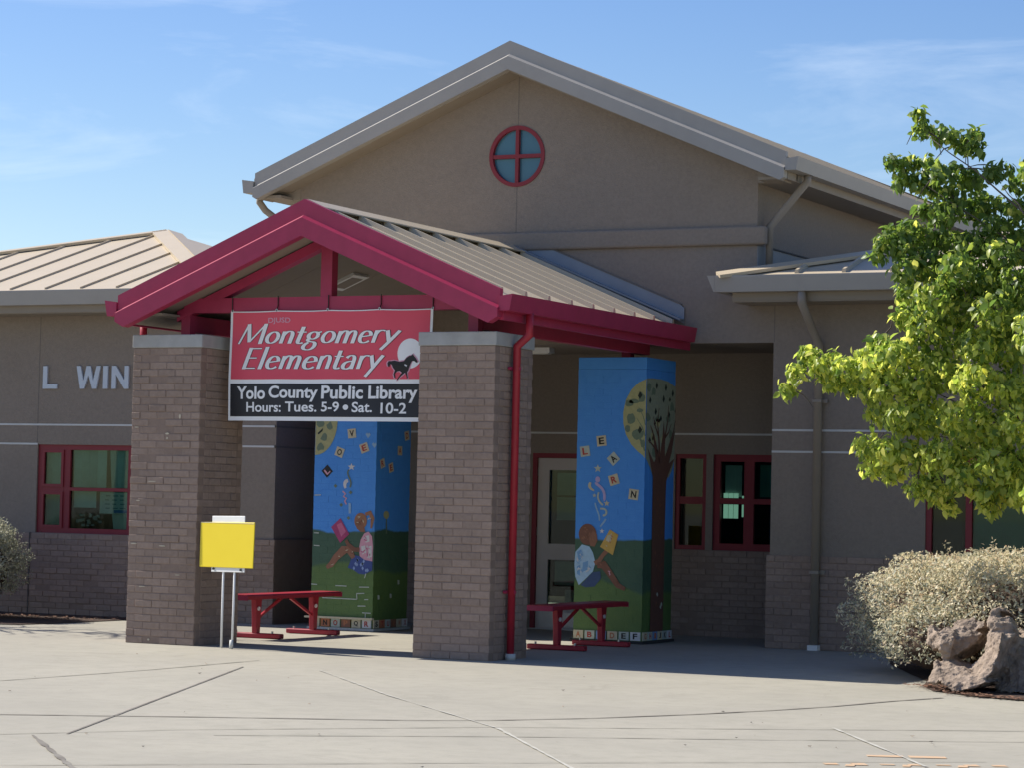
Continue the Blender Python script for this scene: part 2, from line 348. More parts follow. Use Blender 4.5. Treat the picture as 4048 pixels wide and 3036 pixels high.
# planting beds
def bed(name, poly):
    b = MB(); b.add([(x, y, .008) for x, y in poly], [tuple(range(len(poly)))]); o = tag(b.build(name, 'mulch'), kind='structure'); return o
BED_R = [(5.05, -.30), (5.30, -.85), (5.75, -1.22), (6.4, -1.5), (8.0, -1.9), (11, -2.0), (11, 4.40), (3.4, 4.40), (3.5, 3.5), (3.85, 2.5), (4.5, 1.1), (4.9, .3)]
BED_L = [(-15, 1.75), (-6.35, 1.75), (-6.02, 1.95), (-5.92, 2.5), (-5.9, 3.4), (-5.9, 4.40), (-15, 4.40)]
bed('planting_bed', BED_R); bed('planting_bed', BED_L)
def chips(name, n, pts, r, size, m):
    b = MB()
    for i in range(n):
        cx, cy = random.choice(pts); x, y = random.gauss(cx, r), random.gauss(cy, r * .7); a = random.uniform(0, 6.3); s = size * random.uniform(.5, 1.4); t = random.uniform(.1, .8)
        c, d = math.cos(a), math.sin(a); z = .012 + s * .3
        b.add([(x + c * s, y + d * s, z + s * t * .3), (x - d * s * .5, y + c * s * .5, z), (x - c * s, y - d * s, z - s * t * .2), (x + d * s * .5, y - c * s * .5, z + s * .1)], [(0, 1, 2, 3)])
    return tag(b.build(name, m), 'reddish brown bark chips scattered along the planting bed edge', 'bark chips', kind='stuff')
edge = [(5.05 + .75 * t, -.30 - .95 * t) for t in np.linspace(0, 1, 20)] + [(5.8 + 1.5 * t, -1.22 - .5 * t) for t in np.linspace(0, 1, 20)]
chips('bark_chips', 900, edge, .10, .022, 'chips')
o = chips('leaf_litter', 500, [(-6.3 - .2 * i, 3.3 + .03 * i) for i in range(8)] + [(-6.0, 3.9)], .25, .025, 'chips'); o['label'] = 'dry fallen leaves in the bed under the left window'

lb = MB()
for i in range(55):
    t, q = random.random(), random.random(); x, y = -3 + 11 * t, -9 + 8.2 * q - 2.5 * t * (1 - t); a = random.uniform(0, 6.28); sz = random.uniform(.006, .020); c, d = math.cos(a), math.sin(a)
    if y > -.5 and x > 4.5: continue
    lb.add([(x + c * sz, y + d * sz, .009 + sz * .3), (x - d * sz * .5, y + c * sz * .5, .0065), (x - c * sz, y - d * sz, .009 + sz * .2), (x + d * sz * .5, y - c * sz * .5, .0065)], [(0, 1, 2, 3)])
tag(lb.build('paving_litter', 'litter'), 'small dry leaf scraps scattered over the sunlit paving', 'leaf litter', kind='stuff')
# ------------------------------------------------------------------ bricks
BRICK = {}
def brick_mesh(w, h, d, axis, m):
    """box brick with chamfered face; axis 'y' faces -Y, axis 'x' faces +X; origin at the middle of its face"""
    k = (round(w, 3), round(h, 3), d, axis, m, random.randrange(4))
    if k in BRICK: return BRICK[k]
    rr = random.Random(str(k)); c = .0009 if m.startswith('mural') else .004
    def ring(hw, hh, y, j): return [(sx * hw + rr.uniform(-j, j), y, sz * hh + rr.uniform(-j, j)) for sx, sz in ((-1, -1), (1, -1), (1, 1), (-1, 1))]
    v = ring(w / 2, h / 2, d, 0) + ring(w / 2, h / 2, c, .0012) + ring(w / 2 - c, h / 2 - c, 0, .0018)
    f = []
    for a in (0, 4): f += [(a + i, a + (i + 1) % 4, a + 4 + (i + 1) % 4, a + 4 + i) for i in range(4)]
    f.append((8, 9, 10, 11))
    if axis == 'x': v = [(-y, x, z) for x, y, z in v]
    if axis == '-x': v = [(y, -x, z) for x, y, z in v]
    if axis == '+y': v = [(-x, -y, z) for x, y, z in v]
    me = bpy.data.meshes.new('brick'); me.from_pydata(v, [], f); me.materials.append(MATS[m]); me.update(); BRICK[k] = me
    return me
def lay(bricks, parent, limit, m, stuff_name='brick_courses'):
    """bricks: list of (axis, centre on face, width, height, depth); the first ones are objects, the rest one stuff mesh"""
    off = WORLD_OFF(parent); rest = MB()
    for i, (ax, c, w, h, d) in enumerate(bricks):
        me = brick_mesh(w, h, d, ax, m)
        if i < limit:
            o = link('brick', me, parent); o.location = Vector(c) - off
        else:
            rest.add([(v.co.x + c[0], v.co.y + c[1], v.co.z + c[2]) for v in me.vertices], [tuple(p.vertices) for p in me.polygons])
    if rest.v:
        rest.build(stuff_name, m, parent)['kind'] = 'stuff'
def runs(a, b, k, mod=.2, gap=.0075):
    """brick spans along a..b for course k (running bond)"""
    x = a - (mod / 2 if k % 2 else 0); out = []
    while x < b - .02:
        s, e = max(a, x), min(b, x + mod - gap)
        if e - s > .03: out.append((s, e))
        x += mod
    return out

def pillar(name, x0, y0, label, m, protr, painted=False):
    root = thing(name, (x0 + PW / 2, y0 + PW / 2, 0), label, 'pillar')
    i_ = .0016 if painted else .0045
    core = MB().box(x0 + i_, x0 + PW - i_, y0 + i_, y0 + PW - i_, 0, PH - .002).build('core', m if painted else 'mortar', root)
    g = .0032 if painted else .0075
    fr, rt, oth = [], [], []
    for k in range(41):
        z = (k + .5) * COURSE; h = COURSE - g
        for s, e in runs(x0, x0 + PW + .01, k, gap=g):
            e = min(e, x0 + PW); fr.append(('y', ((s + e) / 2, y0 + random.gauss(0, protr), z), e - s, h, .095))
            oth.append(('+y', ((s + e) / 2, y0 + PW + random.gauss(0, protr), z), e - s, h, .095))
        for s, e in runs(y0 + .105, y0 + PW - .105 + .01, k + 1, gap=g):
            e = min(e, y0 + PW - .105)
            rt.append(('x', (x0 + PW + random.gauss(0, protr), (s + e) / 2, z), e - s, h, .08))
            oth.append(('-x', (x0 + random.gauss(0, protr), (s + e) / 2, z), e - s, h, .08))
    lay(fr + rt[::-1] + oth, core, 300, m)
    v_ = 0 if painted else .012
    c = MB().box(x0 - v_, x0 + PW + v_, y0 - v_, y0 + PW + v_, PH, PH + CAPH).build('cap', m if painted else 'cap', root)
    bevel(c, .004 if painted else .008, 2)
    return root
LPX, RPX = -3.235, 0.0
RRX, RRY, RLX = -.181, 3.962, -3.455
p1 = pillar('brick_pillar', LPX, 0, 'brown brick pillar with concrete cap left of the banner, behind the yellow sign', 'brick', .0028)
p2 = pillar('brick_pillar', RPX, 0, 'brown brick pillar with concrete cap and red downpipe, right of the banner', 'brick', .0018)
p3 = pillar('painted_pillar', RRX, RRY, 'blue painted brick pillar with the tree and boy mural', 'mural_learn', .0006, True)
p4 = pillar('painted_pillar', RLX, RRY, 'blue painted brick pillar with the reading girl mural, seen under the banner', 'mural_love', .0006, True)

def splash(px, py, w, h):   # pale mortar splash on the front of the left pillar
    p = (px / 1.83, py / 1.83); d = VF + VR * (px - 2024) / 10386.4 - VU * (py - 1518) / 10386.4
    q = np.array([11.7421, -21.7744, 1.44676]); q = q + d * (-.008 - q[1]) / d[1]
    MB().add([(q[0] + w * math.cos(a) * random.uniform(.7, 1), -.008, q[2] + h * math.sin(a) * random.uniform(.7, 1)) for a in np.linspace(0, 6.28, 9)[:-1]], [tuple(range(8))]).build('mortar_splash', 'splash', p1)
for a in ((711, 1647, .013, .03), (661, 1716, .026, .012), (660, 1734, .014, .014), (586, 2530, .016, .012), (528, 2150, .05, .008), (640, 2160, .05, .007), (600, 1905, .055, .006), (540, 1690, .03, .006), (545, 1980, .03, .006), (560, 2320, .045, .006), (700, 2275, .04, .005)): splash(*a)
# ------------------------------------------------------------------ murals: paint shapes on the pillar faces
def decal(name, pts, m, parent, face, lift=.0030, th=None):
    """pts are (u, z) on the face; face = ('y', x0, y) front or ('x', x, y0) right side"""
    n = len(pts)
    if face[0] == 'y': v = [(face[1] + u, face[2] - lift, z) for u, z in pts]
    else: v = [(face[1] + lift, face[2] + u, z) for u, z in pts]
    ar = sum(pts[i][0] * pts[(i + 1) % n][1] - pts[(i + 1) % n][0] * pts[i][1] for i in range(n))
    f = tuple(range(n)) if ar > 0 else tuple(range(n - 1, -1, -1))
    return MB().add(v, [f]).build(name, m, parent)
def ell(cx, cz, ru, rz, n=20, rot=0, wob=0):
    out = []
    for i in range(n):
        a = 2 * math.pi * i / n; k = 1 + random.uniform(-wob, wob); x, y = ru * k * math.cos(a), rz * k * math.sin(a)
        out.append((cx + x * math.cos(rot) - y * math.sin(rot), cz + x * math.sin(rot) + y * math.cos(rot)))
    return out
def stroke(pts, w):
    L_, R_ = [], []
    for i, p in enumerate(pts):
        a, b = pts[max(i - 1, 0)], pts[min(i + 1, len(pts) - 1)]; d = Vector((b[0] - a[0], b[1] - a[1])).normalized()
        ww = (w[i] if isinstance(w, (list, tuple)) else w) / 2
        L_.append((p[0] - d.y * ww, p[1] + d.x * ww)); R_.append((p[0] + d.y * ww, p[1] - d.x * ww))
    return L_ + R_[::-1]
def clip(pts, lo, hi): return [(min(max(u, lo), hi), z) for u, z in pts]
def tile_letter(parent, face, cu_, cz, s, rot, ch, m='p_cream', ink='p_ink', lift=.0035):
    c, d = math.cos(rot), math.sin(rot)
    sq = [(cu_ + (a * c - b * d) * s / 2, cz + (a * d + b * c) * s / 2) for a, b in ((-1, -1), (1, -1), (1, 1), (-1, 1))]
    t = decal('letter_card', sq, m, parent, face, lift)
    v, f = glyphs(ch, -.28, .28, -.33, .33, off=.03)
    P = [(cu_ + (a * c - b * d) * s, cz + (a * d + b * c) * s) for a, b in v]
    V = [(face[1] + u, face[2] - lift - .0015, z) for u, z in P] if face[0] == 'y' else [(face[1] + lift + .0015, face[2] + u, z) for u, z in P]
    MB().add(V, f).build('letter', ink, t)
PT = PH + CAPH
# -- right pillar ("LEARN"): zoom coordinates -> face
FR, SR = ('y', RRX, RRY), ('x', RRX + PW, RRY)
def rf(x, y): return ((x - (65 - 25 * (y - 45) / 1565)) / 380 * PW, PT * (1610 - y) / 1565)
def rs(x, y): return ((x - (445 - 25 * (y - 45) / 1565)) / 158 * PW, PT * (1610 - y) / 1565)
def F(pts, lo=0, hi=PW): return clip([rf(*p) for p in pts], lo, hi)
def S(pts): return clip([rs(*p) for p in pts], 0, PW)
crown = [(445, 165), (400, 185), (360, 225), (330, 280), (315, 350), (316, 410), (330, 470), (360, 525), (395, 562), (425, 585), (436, 600)]
d0 = decal('tree_crown', F(crown + [(445, 600), (446, 380)]), 'p_crown', p3, FR)
for (x, y, a, b) in ((350, 300, 26, 22), (375, 290, 30, 14), (358, 385, 26, 34), (395, 470, 34, 30), (340, 440, 18, 22), (418, 270, 20, 30), (425, 520, 14, 24), (408, 340, 20, 12)):
    decal('crown_patch', F([(x + a * math.cos(t) * random.uniform(.75, 1.1), y + b * math.sin(t) * random.uniform(.75, 1.1)) for t in np.linspace(0, 6.28, 12)[:-1]]), 'p_crown2', d0, FR, .0045)
def pleaf(x, y, h, parent, fn, face, w=9): decal('painted_leaf', fn([(x, y - h), (x + w, y), (x, y + h), (x - w * .8, y + h * .2)]), 'p_leaf', parent, face, .0055)
for x, y in ((408, 255), (408, 445)): pleaf(x, y, 22, d0, F, FR, 14)
d1 = decal('tree_crown', S([(445, 162), (475, 157), (520, 157), (560, 165), (604, 190), (600, 420), (596, 600), (580, 660), (560, 705), (548, 640), (500, 640), (480, 705), (462, 650), (440, 600)]), 'p_sage', p3, SR)  # greyer than the front: partly its paint, partly side shade put into the colour
for i in range(14):
    x, y = random.uniform(450, 590), random.uniform(200, 600)
    decal('crown_patch', S([(x + random.uniform(8, 16) * math.cos(t), y + random.uniform(16, 34) * math.sin(t)) for t in np.linspace(0, 6.28, 9)[:-1]]), random.choice(['p_crown2', 'p_crown']) if i % 3 else 'p_crown2', d1, SR, .0042)
for x, y, h in ((495, 195, 22), (545, 200, 22), (583, 228, 22), (460, 280, 20), (533, 265, 24), (490, 340, 22), (518, 375, 18), (563, 350, 18), (485, 405, 16), (458, 500, 18), (600, 325, 16), (567, 265, 14)): pleaf(x, y, h, d1, S, SR, 7)
tr_ = decal('tree_trunk', S([(462, 1560), (468, 1300), (472, 1000), (475, 760), (476, 700), (448, 545), (482, 620), (490, 600), (472, 430), (502, 560), (512, 590), (528, 470), (534, 385), (540, 470), (541, 590), (556, 560), (598, 430), (578, 560), (562, 620), (600, 590), (560, 680), (549, 720), (546, 800), (541, 1000), (536, 1300), (532, 1560)]), 'p_trunk', p3, SR, .0062)
for i in range(26):
    x, y = random.uniform(478, 534), random.uniform(700, 1520); h = random.uniform(12, 40)
    decal('bark_mark', S([(x, y), (x + 4, y + h * .5), (x + 1, y + h), (x - 3, y + h * .5)]), random.choice(['p_trunk2', 'p_trunk2', 'p_brown']), tr_, SR, .0072)
for x, y in ((518, 1400), (500, 1330), (523, 1385)): decal('bark_mark', S([(x, y), (x + 5, y + 10), (x + 3, y + 26), (x - 4, y + 14)]), 'p_cream2', tr_, SR, .0078)
for pts in ([(512, 640), (500, 560), (482, 480), (462, 420)], [(512, 620), (508, 500), (500, 400), (508, 320)], [(528, 600), (540, 480), (556, 380), (560, 300)], [(536, 620), (566, 520), (588, 440), (598, 380)], [(500, 560), (470, 520), (450, 500)], [(540, 480), (560, 450), (575, 400)], [(505, 470), (490, 430), (478, 370)]):
    decal('branch', stroke(S(pts), [.05, .035, .022, .012][:len(pts)] if len(pts) == 4 else [.03, .02, .01]), 'p_trunk', tr_, SR, .0068)
for x0_, y0_, x1_, y1_, w_ in ((435, 560, 400, 470, .02), (420, 520, 370, 450, .014), (440, 480, 390, 380, .014), (440, 420, 400, 320, .012)): decal('branch', stroke(F([(x0_, y0_), ((x0_ + x1_) / 2 + 6, (y0_ + y1_) / 2), (x1_, y1_)]), [w_, w_ * .7, w_ * .3]), 'p_crown2', d0, FR, .0052)
for x, y, r, ch, mm, ik in ((103, 566, .15, 'L', 'p_cream2', 'p_red'), (195, 508, .12, 'E', 'p_cream', 'p_ink'), (262, 605, .75, 'A', 'p_cream2', 'p_ink'), (265, 720, .3, 'R', 'p_cream', 'p_red'), (375, 798, -.12, 'N', 'p_cream', 'p_ink')):
    u, z = rf(x, y); tile_letter(p3, FR, u, z, .112, r, ch, mm, ik)
def star(x, y, r, fn): return fn([(x + (r if i % 2 == 0 else r * .42) * math.cos(i * math.pi / 5 - 1.57), y + (r if i % 2 == 0 else r * .42) * math.sin(i * math.pi / 5 - 1.57)) for i in range(10)])
def swirl(name, pts, w, m, parent, fn, face): decal(name, stroke(fn(pts), w), m, parent, face, .0048)
def bez(p, n=14):
    p = [Vector(q) for q in p]; out = []
    for i in range(n + 1):
        t = i / n; q = list(p)
        while len(q) > 1: q = [q[j].lerp(q[j + 1], t) for j in range(len(q) - 1)]
        out.append(tuple(q[0]))
    return out
decal('sunburst', star(175, 660, 24, F), 'p_cream2', p3, FR)
decal('crescent', F(bez([(128, 735), (105, 770), (155, 785)]) + bez([(155, 775), (130, 765), (140, 738)])), 'p_cream', p3, FR)
swirl('ribbon', bez([(160, 738), (200, 765), (220, 780), (212, 838)]), [.012] + [.03] * 13 + [.012], 'p_lav', p3, F, FR)
decal('dot', F([(175 + 14 * math.cos(t), 720 + 17 * math.sin(t)) for t in np.linspace(0, 6.28, 11)[:-1]]), 'p_lav', p3, FR)
swirl('ribbon', bez([(182, 790), (165, 830), (205, 860)]), .02, 'p_cream2', p3, F, FR)
swirl('ribbon', bez([(162, 848), (165, 885), (190, 910), (186, 945)]), .018, 'p_sky', p3, F, FR)
swirl('ribbon', bez([(190, 880), (240, 870), (228, 925), (205, 915)]), .022, 'p_cream2', p3, F, FR)
swirl('ribbon', bez([(222, 935), (210, 955), (190, 978)]), .02, 'p_sky', p3, F, FR)
decal('star', star(226, 850, 18, F), 'p_cream', p3, FR); decal('star', star(157, 808, 13, F), 'p_cream2', p3, FR); decal('star', star(200, 1002, 15, F), 'p_white', p3, FR)
boy = decal('painted_boy', F([(88, 1078), (130, 1088), (150, 1120), (165, 1175), (150, 1225), (110, 1265), (72, 1302), (52, 1255), (44, 1190), (52, 1120)]), 'p_shirt', p3, FR)
decal('head', F([(120 + 50 * math.cos(t), 1022 + 58 * math.sin(t)) for t in np.linspace(0, 6.28, 22)[:-1]] ), 'p_brown', boy, FR, .0048)
decal('head', F([(150, 1000), (172, 1020), (176, 1055), (160, 1088), (135, 1085), (128, 1040)]), 'p_brown2', boy, FR, .0056)
for q in ([(60, 1120), (85, 1105), (95, 1150), (70, 1160)], [(95, 1180), (125, 1165), (120, 1215), (90, 1230)], [(60, 1200), (80, 1190), (78, 1250), (62, 1240)]): decal('shirt_fold', F(q), 'p_shirt2', boy, FR, .0048)
decal('shorts', F([(82, 1300), (118, 1262), (150, 1228), (192, 1222), (196, 1262), (160, 1306), (110, 1312)]), 'p_short', boy, FR, .005)
decal('arm', stroke(F([(160, 1180), (185, 1165), (205, 1135), (232, 1105)]), [.05, .05, .045, .05]), 'p_brown2', boy, FR, .0055)
decal('leg', stroke(F([(175, 1190), (210, 1185), (240, 1225), (290, 1295), (330, 1315)]), [.06, .09, .075, .06, .04]), 'p_brown', boy, FR, .006)
bk = decal('book', F([(245, 992), (292, 1020), (262, 1132), (190, 1088)]), 'p_book', boy, FR, .0065)
decal('book_mark', F([(232, 1020), (258, 1032), (248, 1065), (222, 1052)]), 'p_cream', boy, FR, .0072)
def dabs(fn, face, parent, area, cols, n, sz, lift):   # loose brush dabs
    for i in range(n):
        x, y = random.choice(area); x += random.uniform(-12, 12); y += random.uniform(-14, 14); a = random.uniform(0, 3.14); l_, w_ = sz * random.uniform(.6, 1.4), sz * .35
        decal('brush_dab', fn([(x + math.cos(a) * l_, y + math.sin(a) * l_), (x - math.sin(a) * w_, y + math.cos(a) * w_), (x - math.cos(a) * l_, y - math.sin(a) * l_), (x + math.sin(a) * w_, y - math.cos(a) * w_)]), random.choice(cols), parent, face, lift + i * .00003)
dabs(F, FR, boy, [(90, 1130), (110, 1180), (80, 1220), (125, 1210), (70, 1170)], ['p_white', 'p_shirt2', 'p_sky'], 22, 13, .0060)
dabs(F, FR, boy, [(105, 1000), (125, 1030), (140, 1055), (100, 1040)], ['p_trunk2', 'p_hair', 'p_brown2'], 14, 10, .0066)
dabs(F, FR, boy, [(205, 1180), (240, 1230), (280, 1280), (190, 1160)], ['p_hair', 'p_trunk2', 'p_pink'], 10, 9, .0070)
dabs(F, FR, boy, [(235, 1060), (255, 1030), (225, 1085)], ['p_cream', 'p_orange'], 8, 10, .0078)
# -- left pillar ("LOVE")
FL, SL = ('y', RLX, RRY), ('x', RLX + PW, RRY)
def lf(x, y): return ((x - (80 - 20 * (y - 30) / 1570)) / 470 * PW, (1605 - y) / 682)
def lsd(x, y): return ((x - (555 - 32 * (y - 30) / 1570)) / 262 * PW, (1605 - y) / 682)
def G(pts): return clip([lf(*p) for p in pts], 0, PW)
def H(pts): return clip([lsd(*p) for p in pts], 0, PW)
d2 = decal('tree_crown', G([(80, -280)] + [(80 + 170 * math.sin(t), -10 - 275 * math.cos(t)) for t in np.linspace(0, math.pi, 18)]), 'p_crown', p4, FL)
decal('painted_leaf', G([(98, 95), (140, 55), (135, 80), (105, 105)]), 'p_leaf', d2, FL, .0055)
for x, y in ((150, 130), (120, 20), (190, 40), (120, 200)): decal('crown_patch', G([(x + random.uniform(18, 34) * math.cos(t), y + random.uniform(20, 40) * math.sin(t)) for t in np.linspace(0, 6.28, 10)[:-1]]), 'p_crown2', d2, FL, .0045)
for x, y, r, ch, mm, ik in ((175, 388, .75, 'L', 'p_ink', 'p_pink'), (268, 240, -.35, 'O', 'p_cream', 'p_ink'), (360, 95, .12, 'V', 'p_cream', 'p_ink'), (455, 205, .35, 'E', 'p_cream', 'p_red')):
    u, z = lf(x, y); tile_letter(p4, FL, u, z, .105, r, ch, mm, ik)
for x, y, r, ch in ((595, 320, .3, 'R'), (660, 350, .25, 'E'), (728, 215, 0, 'A'), (782, 95, .2, 'D')):
    u, z = lsd(x, y); tile_letter(p4, SL, u, z, .105, r, ch, 'p_cream', 'p_red')
decal('star', star(360, 353, 30, G), 'p_white', p4, FL)
swirl('ribbon', bez([(340, 375), (310, 420), (380, 450), (350, 510)]), .018, 'p_crown2', p4, G, FL)
decal('crescent', G(bez([(332, 445), (290, 450), (296, 500), (310, 520)]) + bez([(324, 512), (315, 480), (338, 468)])), 'p_white', p4, FL)
swirl('ribbon', [(295, 540), (318, 560), (302, 580), (326, 595), (312, 615), (326, 640)], .018, 'p_pink', p4, G, FL)
swirl('ribbon', [(350, 630), (352, 710)], .03, 'p_sky', p4, G, FL)
for x, y in ((240, 500), (355, 548), (285, 645), (342, 745)): decal('dot', G([(x - 14, y), (x, y - 15), (x + 14, y), (x, y + 16)]), 'p_crown2', p4, FL)
for x, y in ((483, 105), (532, 180)): decal('heart', G([(x, y + 26), (x - 20, y - 4), (x - 8, y - 18), (x, y - 8), (x + 10, y - 18), (x + 20, y)]), 'p_sky', p4, FL)
girl = decal('painted_girl', G([(462, 860), (495, 845), (522, 880), (530, 960), (526, 1075), (470, 1068), (432, 1040), (424, 980), (436, 910)]), 'p_pink', p4, FL)
decal('head', G([(435 + 48 * math.cos(t), 765 + 62 * math.sin(t)) for t in np.linspace(0, 6.28, 20)[:-1]]), 'p_hair', girl, FL, .0045)
decal('head', G([(400, 760), (440, 760), (462, 800), (470, 850), (435, 848), (408, 825), (395, 795)]), 'p_brown2', girl, FL, .0052)
decal('ponytail', stroke(G([(470, 715), (505, 700), (525, 745), (515, 820)]), [.04, .055, .05, .02]), 'p_hair', girl, FL, .0056)
for q in ([(470, 880), (500, 870), (505, 920), (475, 930)], [(440, 960), (470, 950), (480, 1010), (450, 1020)], [(495, 960), (520, 950), (522, 1040), (500, 1040)]): decal('shirt_fold', G(q), 'p_white', girl, FL, .0045)
decal('skirt', G([(375, 1025), (430, 1035), (470, 1062), (528, 1072), (526, 1140), (470, 1172), (425, 1168), (385, 1140), (342, 1125), (360, 1080)]), 'p_skirt', girl, FL, .005)
for i in range(12):
    x, y = random.uniform(370, 515), random.uniform(1050, 1150); decal('skirt_spot', G([(x - 9, y), (x, y - 16), (x + 9, y), (x, y + 16)]), 'p_skirt2', girl, FL, .006)
decal('leg', stroke(G([(385, 1050), (350, 985), (310, 990), (250, 1050), (215, 1105), (180, 1130)]), [.05, .09, .10, .08, .07, .04]), 'p_brown2', girl, FL, .0055)
decal('arm', stroke(G([(430, 985), (390, 985), (345, 950), (325, 915)]), [.05, .05, .045, .04]), 'p_brown', girl, FL, .0062)
bk = decal('book', G([(212, 818), (282, 748), (350, 868), (282, 938)]), 'p_mag', girl, FL, .0066)
decal('book_mark', G([(255, 800), (290, 780), (325, 850), (290, 890)]), 'p_mag2', girl, FL, .0072)
dabs(G, FL, girl, [(470, 900), (490, 960), (460, 1000), (500, 1030)], ['p_white', 'p_mag2', 'p_pink'], 22, 14, .0058)
dabs(G, FL, girl, [(430, 740), (450, 770), (420, 790), (505, 740)], ['p_trunk2', 'p_brown', 'p_cream'], 14, 12, .0068)
dabs(G, FL, girl, [(330, 985), (270, 1035), (220, 1100), (370, 1010)], ['p_hair', 'p_cream', 'p_brown'], 12, 11, .0072)
decal('flower', H([(625 + 22 * math.cos(t), 715 + 32 * math.sin(t)) for t in np.linspace(0, 6.28, 12)[:-1]]), 'p_crown', p4, SL)
decal('flower', H([(622, 745), (630, 745), (632, 860), (622, 860)]), 'p_crown2', p4, SL)
for x, y in ((720, 1235), (568, 1345), (660, 1338)): decal('flower', H([(x - 7, y - 18), (x + 7, y - 14), (x + 8, y + 16), (x - 6, y + 18)]), 'p_cream2', p4, SL)
for pts in (([(480, 1165), (470, 1200)]), ([(430, 1270), (505, 1268)]), ([(410, 1320), (470, 1316)]), ([(150, 1362), (415, 1364)]), ([(415, 1364), (412, 1325)]), ([(470, 1364), (500, 1362)]), ([(250, 1265), (335, 1266)]), ([(420, 1415), (480, 1413)]), ([(455, 1465), (520, 1466)]), ([(480, 1466), (478, 1505)]), ([(60, 1260), (110, 1262)]), ([(80, 865), (118, 866)]), ([(80, 962), (125, 964)]), ([(80, 575), (130, 572)])):
    decal('lit_mortar_line', stroke(G(pts), .011), 'p_cream2', p4, FL, .0058)  # chipped mortar and sunlit ledges, both painted on as pale strokes
# ABC tiles round the feet of the painted pillars
def feet_tiles(root, x0, y0, txt, cols):
    lg = MB().box(x0 - .03, x0 + PW + .03, y0 - .03, y0 + PW + .03, .004, .030).build('plinth', 'white_dirty' if root is p4 else 'interior', root)
    if root is p4: MB().box(x0 - .055, x0 + PW + .02, y0 - .05, y0 + .0, .128, .150).build('ledge', 'p_cream', root)
    n = 6; w = PW / n
    for side in (0, 1):
        for i in range(n):
            ch = txt[side * n + i]; mm = cols[(side * n + i) % len(cols)]
            c = x0 + (i + .5) * w if side == 0 else y0 + (i + .5) * w
            if side == 0: t = MB().box(c - w * .43, c + w * .43, y0 - .016, y0 - .001, .036, .126).build('tile', mm, root)
            else: t = MB().box(x0 + PW + .001, x0 + PW + .016, c - w * .43, c + w * .43, .036, .126).build('tile', mm, root)
            v, f = glyphs(ch, -.026, .026, .052, .112, off=.03)
            V = [(c + a, y0 - .018, b) for a, b in v] if side == 0 else [(x0 + PW + .018, c + a, b) for a, b in v]
            MB().add(V, f).build('letter', random.choice(['p_ink', 'p_red', 'p_ink', 'p_orange']), t)
feet_tiles(p3, RRX, RRY, 'ABCDEFGHIJKL', ['p_cream', 'p_cream2', 'p_blue', 'p_cream', 'p_cream2', 'p_white'])
feet_tiles(p4, RLX, RRY, 'MNOPQRSTUVWX', ['p_cream', 'p_orange', 'p_cream2', 'p_brown2', 'p_cream', 'p_white'])

# ------------------------------------------------------------------ school building
BLD = thing('school_building', (XM, YW, 0), 'tan stucco school building with a big gable, round window and metal roofs', 'building')
def wall_grid(name, x0, x1, z0, z1, y0, y1, holes, m='stucco', parent=BLD):
    xs = sorted({x0, x1, *[h[0] for h in holes], *[h[1] for h in holes]}); zs = sorted({z0, z1, *[h[2] for h in holes], *[h[3] for h in holes]}); b = MB()
    def solid(i, j):
        if not (0 <= i < len(xs) - 1 and 0 <= j < len(zs) - 1): return False
        cx, cz = (xs[i] + xs[i + 1]) / 2, (zs[j] + zs[j + 1]) / 2
        return not any(h[0] < cx < h[1] and h[2] < cz < h[3] for h in holes)
    for i in range(len(xs) - 1):
        for j in range(len(zs) - 1):
            if not solid(i, j): continue
            a, c, d, e = xs[i], xs[i + 1], zs[j], zs[j + 1]
            b.add([(a, y0, d), (c, y0, d), (c, y0, e), (a, y0, e)], [(0, 1, 2, 3)]); b.add([(a, y1, d), (c, y1, d), (c, y1, e), (a, y1, e)], [(3, 2, 1, 0)])
            if not solid(i - 1, j): b.add([(a, y0, d), (a, y0, e), (a, y1, e), (a, y1, d)], [(0, 1, 2, 3)])
            if not solid(i + 1, j): b.add([(c, y0, d), (c, y0, e), (c, y1, e), (c, y1, d)], [(3, 2, 1, 0)])
            if not solid(i, j - 1): b.add([(a, y0, d), (c, y0, d), (c, y1, d), (a, y1, d)], [(3, 2, 1, 0)])
            if not solid(i, j + 1): b.add([(a, y0, e), (c, y0, e), (c, y1, e), (a, y1, e)], [(0, 1, 2, 3)])
    return b.build(name, m, parent)
WIN_L = (-7.665, -6.285, .985, 2.06)
WIN_R = (3.565, 5.60, .985, 2.06)
WIN_A = (.035, 1.60, .985, 2.08)
WIN_B = (-3.06, -1.98, .985, 2.08)
DOOR = (-1.79, -.80, 0, 2.07)
T = .22
wall_l = wall_grid('left_wing_wall', -15, RXL, 0, 3.80, YW, YW + T, [WIN_L])
wall_r = wall_grid('right_wing_wall', RXR, 14, 0, 3.80, YW, YW + T, [WIN_R])
wall_a = wall_grid('recess_wall', RXL, RXR, 0, ZREC, YA, YA + T, [WIN_A, WIN_B, DOOR])
MB().box(RXL - .2, RXL, YW + T, YA + T, 0, ZREC).build('recess_side_wall', 'stucco', BLD)
MB().box(RXR, RXR + .2, YW + T, YA + T, 0, ZREC).build('recess_side_wall', 'stucco', BLD)
